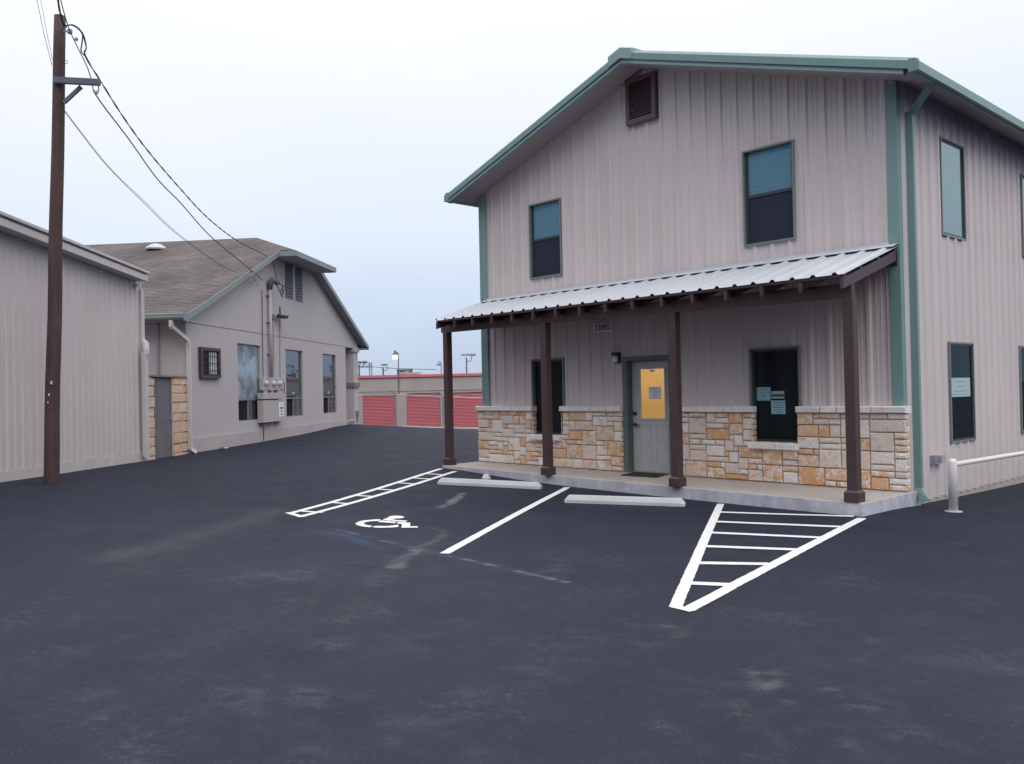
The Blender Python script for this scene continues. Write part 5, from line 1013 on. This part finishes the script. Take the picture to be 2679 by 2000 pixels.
mb = MB(); mb.tube([(-15.36, 4.80, 6.84), (-15.355, 4.80, 6.76), (-15.33, 4.77, 6.70)], .012, 6); mb.lathe((-15.31, 4.74, 6.68), [(.02, 0), (.035, .02), (.03, .06)], 8); up(mb, 'hanger', MT['steel'])
mb = MB(); mb.tube([(-15.86, 4.36, 7.255), (-15.78, 4.43, 7.26), (-15.77, 4.44, 7.30), (-15.80, 4.41, 7.315)], .006, 6); up(mb, 'hook', MT['steel'])
mb = MB()
for z_, lat, s in ((1.70, .035, .028), (1.50, .0, .022), (1.37, -.015, .016)):
    c_ = base + q * ((z_) / 8.0) - FW * .126 + RT * lat; mb.box(c_.x - s, c_.x + s, c_.y - s * .4, c_.y + s * .4, z_ + .14 - s, z_ + .14 + s)
up(mb, 'pole_tag', MT['cagewhite'])
def cable(label, pts, r, m=None, twist=0, n=6, cat='cable'):
    pts = [Vector(p) for p in pts]; out = []
    for i in range(len(pts) - 1):                               # Catmull-Rom
        p0, p1, p2, p3 = pts[max(i - 1, 0)], pts[i], pts[i + 1], pts[min(i + 2, len(pts) - 1)]; steps = max(3, int((p2 - p1).length / .12))
        for k in range(steps):
            t = k / steps; out.append(.5 * ((2 * p1) + (p2 - p0) * t + (2 * p0 - 5 * p1 + 4 * p2 - p3) * t * t + (3 * p1 - p0 - 3 * p2 + p3) * t ** 3))
    out.append(pts[-1]); mb = MB()
    if twist:
        for ph in (0, math.pi):
            L = 0; o2 = []
            for i, p in enumerate(out):
                if i: L += (p - out[i - 1]).length
                a = L * 2 * math.pi / twist + ph; o2.append(p + Vector((math.cos(a) * .7, math.cos(a) * .7, math.sin(a))) * r * .9)
            mb.tube(o2, r, n)
    else: mb.tube(out, r, n)
    o = mb.build('cable', m or MT['rope'], smooth=True); tag(o, label, cat); return o
cable('thick twisted service cable from pole top to the weatherhead', [(-15.64, 4.44, 7.87), (-15.55, 4.47, 7.85), (-15.42, 4.57, 7.72), (-15.37, 4.62, 7.45), (-15.356, 4.592, 7.313), (-15.811, 4.977, 7.09), (-16.599, 5.643, 6.747), (-17.507, 6.41, 6.459), (-18.897, 7.584, 6.155), (-20.406, 8.859, 5.896), (-22.405, 10.548, 5.799), (-24.9, 12.66, 5.90), onB(5.2, -.25, 5.75), onB(5.43, -.28, 5.2)], .0085, twist=.8)
cable('spare loop of cable hanging beside the pole top', [(-15.80, 4.38, 7.87), (-15.62, 4.44, 7.87), (-15.50, 4.52, 7.80), (-15.43, 4.58, 7.68), (-15.44, 4.57, 7.52), (-15.45, 4.56, 7.40), (-15.36, 4.60, 7.30)], .011)
cable('middle service cable passing the crossarm to the stucco gable', [(-15.317, 4.708, 6.716), (-15.645, 5.002, 6.567), (-16.427, 5.641, 6.35), (-17.584, 6.584, 5.979), (-18.712, 7.504, 5.804), (-20.428, 8.905, 5.48), (-22.908, 10.927, 5.272), onB(4.75, -.1, 5.12)], .012)
cable('lowest thin phone wire from the pole to the stucco eave', [(-15.84, 4.36, 6.5), (-16.045, 4.61, 6.316), (-16.941, 5.431, 5.908), (-18.185, 6.569, 5.553), (-19.415, 7.695, 5.243), (-21.772, 9.851, 4.952), onB(3.75, -.3, 5.02), onB(3.75, -.1, 4.9), onB(4.41, -.1, 4.905)], .0065, MT['thin'])
cable('second thin wire just above the lowest phone wire', [(-15.84, 4.36, 6.52), (-16.941, 5.431, 5.93), (-18.185, 6.569, 5.60), (-19.415, 7.695, 5.28), (-21.772, 9.851, 4.97), onB(3.75, -.3, 5.03)], .004, MT['thin'])
cable('heavy twisted cable rising from the pole top out of frame', [FW * 14.5 + RT * -7.43 + Vector((0, 0, 7.86)), FW * 14.3 + RT * -7.37 + Vector((0, 0, 7.90)), FW * 13.6 + RT * -7.07 + Vector((0, 0, 7.96)), FW * 10 + RT * -5.4 + Vector((0, 0, 8.1)), FW * 2 + RT * -1.8 + Vector((0, 0, 8.6)), FW * -6 + RT * 2 + Vector((0, 0, 9.3))], .014, twist=.2)
cable('straight cable crossing from overhead to the crossarm hanger', [(-15.317, 4.708, 6.716), (-15.37, 4.64, 7.1), FW * 14.2 + RT * -7.17 + Vector((0, 0, 7.61)), FW * 13.8 + RT * -7.12 + Vector((0, 0, 7.97)), FW * 12 + RT * -6.5 + Vector((0, 0, 8.5)), FW * 3 + RT * -2.8 + Vector((0, 0, 9.3))], .009)
cable('left thin wire behind the pole', [(-15.951, 4.243, 7.228), (-16.044, 4.141, 7.822), (-16.114, 4.065, 8.357), (-16.3, 3.85, 9.6), (-16.6, 3.5, 11.2)], .005, MT['thin'])
cable('right thin wire behind the pole', [(-15.944, 4.25, 7.331), (-16.005, 4.184, 7.791), (-16.072, 4.111, 8.356), (-16.25, 3.9, 9.6), (-16.5, 3.6, 11.2)], .004, MT['thin'])
# ================================================================ STORAGE BUILDING beyond
ANGS = math.atan2(RT.y, RT.x)
ST = thing('storage_building', 'long low storage building with red roof band and red roll-up doors', 'building', FW * 60, ANGS)
doors = [-10.42 + 3.05 * k for k in range(-4, 10)]
op = [(x, x + 2.36, -1.3, 1.46) for x in doors]
mb = MB(); wallpanel(mb, -24, 21, op, -1.6, lambda u: 2.60)
for (a, b, c, d) in op: mb.face([(a, 0, c), (a, .12, c), (a, .12, d), (a, 0, d)]); mb.face([(b, .12, c), (b, 0, c), (b, 0, d), (b, .12, d)]); mb.face([(a, 0, d), (a, .12, d), (b, .12, d), (b, 0, d)])
mb.box(-24, 21, .3, 9, -1.6, 2.55); mb.build('wall', MT['stwall'], ST)
mb = MB(); mb.box(-24.1, 21.1, -.10, .05, 2.585, 2.76); mb.build('roof_band', MT['red'], ST)
mb = MB(); mb.box(-24, 21, .06, 9.1, 2.60, 2.72); mb.build('roof', MT['lattice'], ST)
mb = MB(); mb.box(-24, 21, -.02, -.001, 1.60, 1.64); mb.build('joint', MT['stuccodark'], ST)
for (a, b, c, d) in op[2:10]:
    zb_ = -.78 - .075 * (a + 10.4) if a > -11 else -.78; mb = MB(); z = zb_ - .05
    while z < d:
        mb.hexa([(a, .09, z), (b, .09, z), (b, .11, z), (a, .11, z), (a, .06, z + .055), (b, .06, z + .055), (b, .11, z + .055), (a, .11, z + .055)]); mb.hexa([(a, .06, z + .055), (b, .06, z + .055), (b, .11, z + .055), (a, .11, z + .055), (a, .09, z + .098), (b, .09, z + .098), (b, .11, z + .098), (a, .11, z + .098)]); z += .1
    mb.build('roll_up_door', MT['reddoor'], ST)
T = thing('gooseneck_lamp', 'lit gooseneck lamp glowing above the red storage roof', 'street lamp', FW * 59.9 + RT * -7.86, ANGS)
mb = MB(); mb.tube([(0, 0, 1.4), (0, 0, 4.15), (-.02, 0, 4.27), (-.10, 0, 4.33), (-.2, 0, 4.30)], .035, 8); mb.build('lamp_pole', MT['farpole'], T)
mb = MB(); mb.lathe((-.22, 0, 3.82), [(.06, 0), (.17, .05), (.21, .15), (.2, .26), (.16, .36)], 18); mb.build('globe', MT['lit'], T, smooth=True)
mb = MB(); mb.lathe((-.22, 0, 4.15), [(.20, 0), (.17, .08), (.09, .16), (.07, .27), (.03, .32)], 14); mb.build('lamp_cap', MT['farpole'], T, smooth=True)
T = thing('gooseneck_lamp', 'unlit gooseneck lamp behind the left porch post', 'street lamp', FW * 75 + RT * (-6.13), ANGS)
mb = MB(); mb.tube([(0, 0, 0), (0, 0, 3.95), (-.05, 0, 4.1), (-.15, 0, 4.12), (-.25, 0, 4.05)], .035, 8); mb.build('lamp_pole', MT['farpole'], T)
mb = MB(); mb.lathe((-.19, 0, 3.88), [(.24, 0), (.2, .06), (.1, .13), (.06, .25), (.02, .33)], 14); mb.build('lamp_shade', MT['lattice'], T, smooth=True)
mb = MB(); mb.lathe((-.19, 0, 3.80), [(.1, 0), (.18, .04), (.2, .08)], 14); mb.build('globe', MT['lampwhite'], T, smooth=True)
# security fence
FN = thing('chain_link_fence', 'chain link fence with barbed wire arms before the storage doors', 'fence', FW * 47, ANGS)
px_ = [-14.4, -11.7, -9.05, -6.37, -3.78, -1.2, 1.4]
gzl = lambda lat: GZ(*(FW * 47 + RT * lat).to_2d())
tz = lambda lat: 1.42 - .06 * (lat + 6.4) if lat > -6.4 else 1.44
for x in px_:
    mb = MB(); mb.tube([(x, 0, gzl(x) - .1), (x, 0, tz(x) + .04)], .045, 8); mb.tube([(x, 0, tz(x)), (x - .20, -.12, tz(x) + .27)], .022, 6); mb.build('fence_post', MT['steel'], FN)
mb = MB(); mb.tube([(x, 0, tz(x)) for x in px_], .032, 6); mb.build('top_rail', MT['wtrim'], FN)
mb = MB()
for k in (0.35, .65, .97): mb.tube([(x - .20 * k, -.12 * k, tz(x) + .27 * k) for x in px_], .006, 4)
mb.build('barbed_wire', MT['steel'], FN)
mb = MB()
x = px_[0]
while x < px_[-1]:
    for sg in (1, -1):
        zb_, zt2 = gzl(x), tz(x); L = zt2 - zb_; x2 = x + sg * L * .8
        if px_[0] < x2 < px_[-1]: mb.tube([(x, 0, zb_ if sg > 0 else zb_), (x2, 0, zt2)], .0022, 3, cap=False)
    x += .075
mb.build('wire_mesh', MT['steel'], FN)
mb = MB(); n = 30
for i in range(n):
    a, b = -6.0 + 9.0 * i / n, -6.0 + 9.0 * (i + 1) / n; za, zb_ = gzl(a), gzl(b); j = random.uniform(-.02, .02)
    mb.hexa([(a, -.35 + j, za - .3), (b, -.35 + j, zb_ - .3), (b, .2, zb_ - .3), (a, .2, za - .3), (a, -.33 + j, za + .06), (b, -.33 + j, zb_ + .06), (b, .2, zb_ + .10), (a, .2, za + .10)])
o = mb.build('kerb', MT['curb'], kind='structure'); o.location = FW * 47; o.rotation_euler = (0, 0, ANGS)
# far poles, gantry, signs
def flood(label, d, lat, ztop, two=True):
    T = thing('floodlight_pole', label, 'floodlight', FW * d + RT * lat, ANGS, 'floodlight poles beyond the storage roof')
    mb = MB(); mb.tube([(0, 0, -1), (0, 0, ztop - .25)], .07 if d > 75 else .055, 8); mb.build('lamp_pole', MT['farpole'], T)
    mb = MB(); mb.tube([(0, 0, ztop - .55), (.35, 0, ztop - .55), (.45, 0, ztop - .15)], .035, 6); mb.build('bracket', MT['farpole'], T)
    for x, s in (((-.15, .8), (.45, 1)) if two else ((.12, .9),)):
        mb = MB(); mb.tube([(x - .38 * s, 0, ztop - .02), (x - .1 * s, 0, ztop), (x + .2 * s, 0, ztop + .02), (x + .32 * s, 0, ztop)], [.07 * s, .13 * s, .16 * s, .10 * s], 10); mb.build('lamp_head', MT['floodlamp'], T, smooth=True)
flood('twin floodlight pole right of the left porch post', 70, -3.66, 4.5); flood('twin floodlight pole under the highway truss beside the stucco corner', 80, -14.15, 4.45); flood('floodlight pole by the right foot of the highway truss', 80, -11.93, 4.15, False)
T = thing('sign_gantry', 'lattice highway sign truss on the skyline', 'gantry', FW * 150 + RT * -28, ANGS); mb = MB(); x0, x1 = -14.0, 3.6
for z in (5.97, 6.75):
    for y in (-.4, .4): mb.bar((x0, y, z), (x1, y, z), .09)
k = x0
while k < x1 - .1:
    for y in (-.4, .4): mb.bar((k, y, 5.97), (k + .4, y, 6.75), .05); mb.bar((k + .4, y, 6.75), (k + .8, y, 5.97), .05)
    k += .8
mb.build('truss', MT['lattice'], T); mb = MB()
for x in (3.25, 3.65): mb.bar((x, 0, -2), (x, 0, 6.8), .16)
for k in range(8): mb.bar((3.25, 0, k * .9), (3.65, 0, k * .9 + .45), .06)
mb.build('truss_leg', MT['lattice'], T)
T = thing('radio_mast', 'thin radio mast with antennas on the skyline', 'antenna', FW * 110 + RT * -21.1, ANGS); mb = MB(); mb.tube([(0, 0, -2), (0, 0, 7.1)], .09, 6); mb.build('mast', MT['farpole'], T); mb = MB()
for x in (-.42, -.2, .2, .42): mb.bar((x, 0, 6.75), (x, 0, 7.35), .06)
mb.bar((-.45, 0, 7.0), (.45, 0, 7.0), .05); mb.build('antenna', MT['farpole'], T)
T = thing('billboard', 'small dark billboard above the white box sign', 'billboard', FW * 112 + RT * -13.9, ANGS); mb = MB(); mb.box(-1.0, 1.0, -.1, .1, 3.75, 4.45); mb.box(-1.05, 1.05, -.12, .12, 4.40, 4.50); mb.build('board', MT['farpole'], T); mb = MB(); mb.box(-.08, .08, -.08, .08, -2, 3.75); mb.box(.9, 1.5, -.1, .1, 3.7, 3.8); mb.build('post', MT['farpole'], T)
mb = MB(); mb.hexa([(-.9, -.115, 3.85), (-.2, -.115, 3.85), (.9, -.115, 4.38), (.2, -.115, 4.38), (-.9, -.11, 3.85), (-.2, -.11, 3.85), (.9, -.11, 4.38), (.2, -.11, 4.38)]); mb.build('board_face', MT['lattice'], T)
T = thing('box_sign', 'white box sign with red lettering just above the storage roof', 'sign', FW * 110 + RT * -12.95, ANGS); mb = MB(); mb.box(-1.35, 1.35, -.3, .3, 3.30, 4.05); mb.box(-1.35, -.5, -.3, .3, 3.2, 3.9); mb.build('sign_box', MT['cagewhite'], T); mb = MB()
for k in range(4): mb.box(-.12 + k * .24, .04 + k * .24, -.32, -.30, 3.80, 3.94)
mb.build('lettering', MT['red'], T)
mb = MB(); mb.tube([(0, 0, 5.0), (6, 0, 4.45), (11, 0, 4.2)], .035, 4); o = mb.build('far_cable', MT['farpole']); o.location = FW * 105 + RT * -20.2; o.rotation_euler = (0, 0, ANGS); tag(o, 'faint sagging wire on the skyline beside the lit lamp', 'cable')
# trees beyond the storage building
def tree(label, d, lat, h, w, n=1500):
    c = FW * d + RT * lat; T = thing('broadleaf_tree', label, 'tree', (c.x, c.y, -1.1), 0, 'trees beyond the storage building')
    mb = MB(); mb.tube([(0, 0, 0), (.1, 0, h * .45), (.2, .1, h * .7)], [.25, .18, .08], 8)
    for k in range(6): a = k * 1.05; mb.tube([(.05, 0, h * .35), (math.cos(a) * w * .3, math.sin(a) * w * .3, h * .6), (math.cos(a) * w * .42, math.sin(a) * w * .42, h * .75)], [.1, .06, .02], 5)
    mb.build('trunk', MT['bark'], T); mb = MB(); cl = [(random.uniform(-.35, .35) * w, random.uniform(-.35, .35) * w, random.uniform(.45, .85) * h, random.uniform(.14, .26) * w) for _ in range(16)]
    for _ in range(n):
        x, y, z, r = random.choice(cl); v = Vector((random.gauss(0, 1), random.gauss(0, 1), random.gauss(0, .8))).normalized() * r * random.uniform(.5, 1.05); p = Vector((x, y, z)) + v
        a = Vector((random.gauss(0, 1), random.gauss(0, 1), random.gauss(0, 1))).normalized() * .22; b = a.cross(Vector((random.random(), random.random(), random.random() + .1))).normalized() * .16; mb.face([p - a, p + b, p + a, p - b])
    mb.build('crown', MT['leaf'], T)
tree('dark rounded tree rising behind the storage building', 78, 9, 4.2, 9, 2600); tree('dark tree with a lower crown behind the storage building', 84, 22, 4.0, 11, 2600)
tree('small dark treetop beside the stucco column on the skyline', 92, -17.1, 5.2, 1.6, 300)
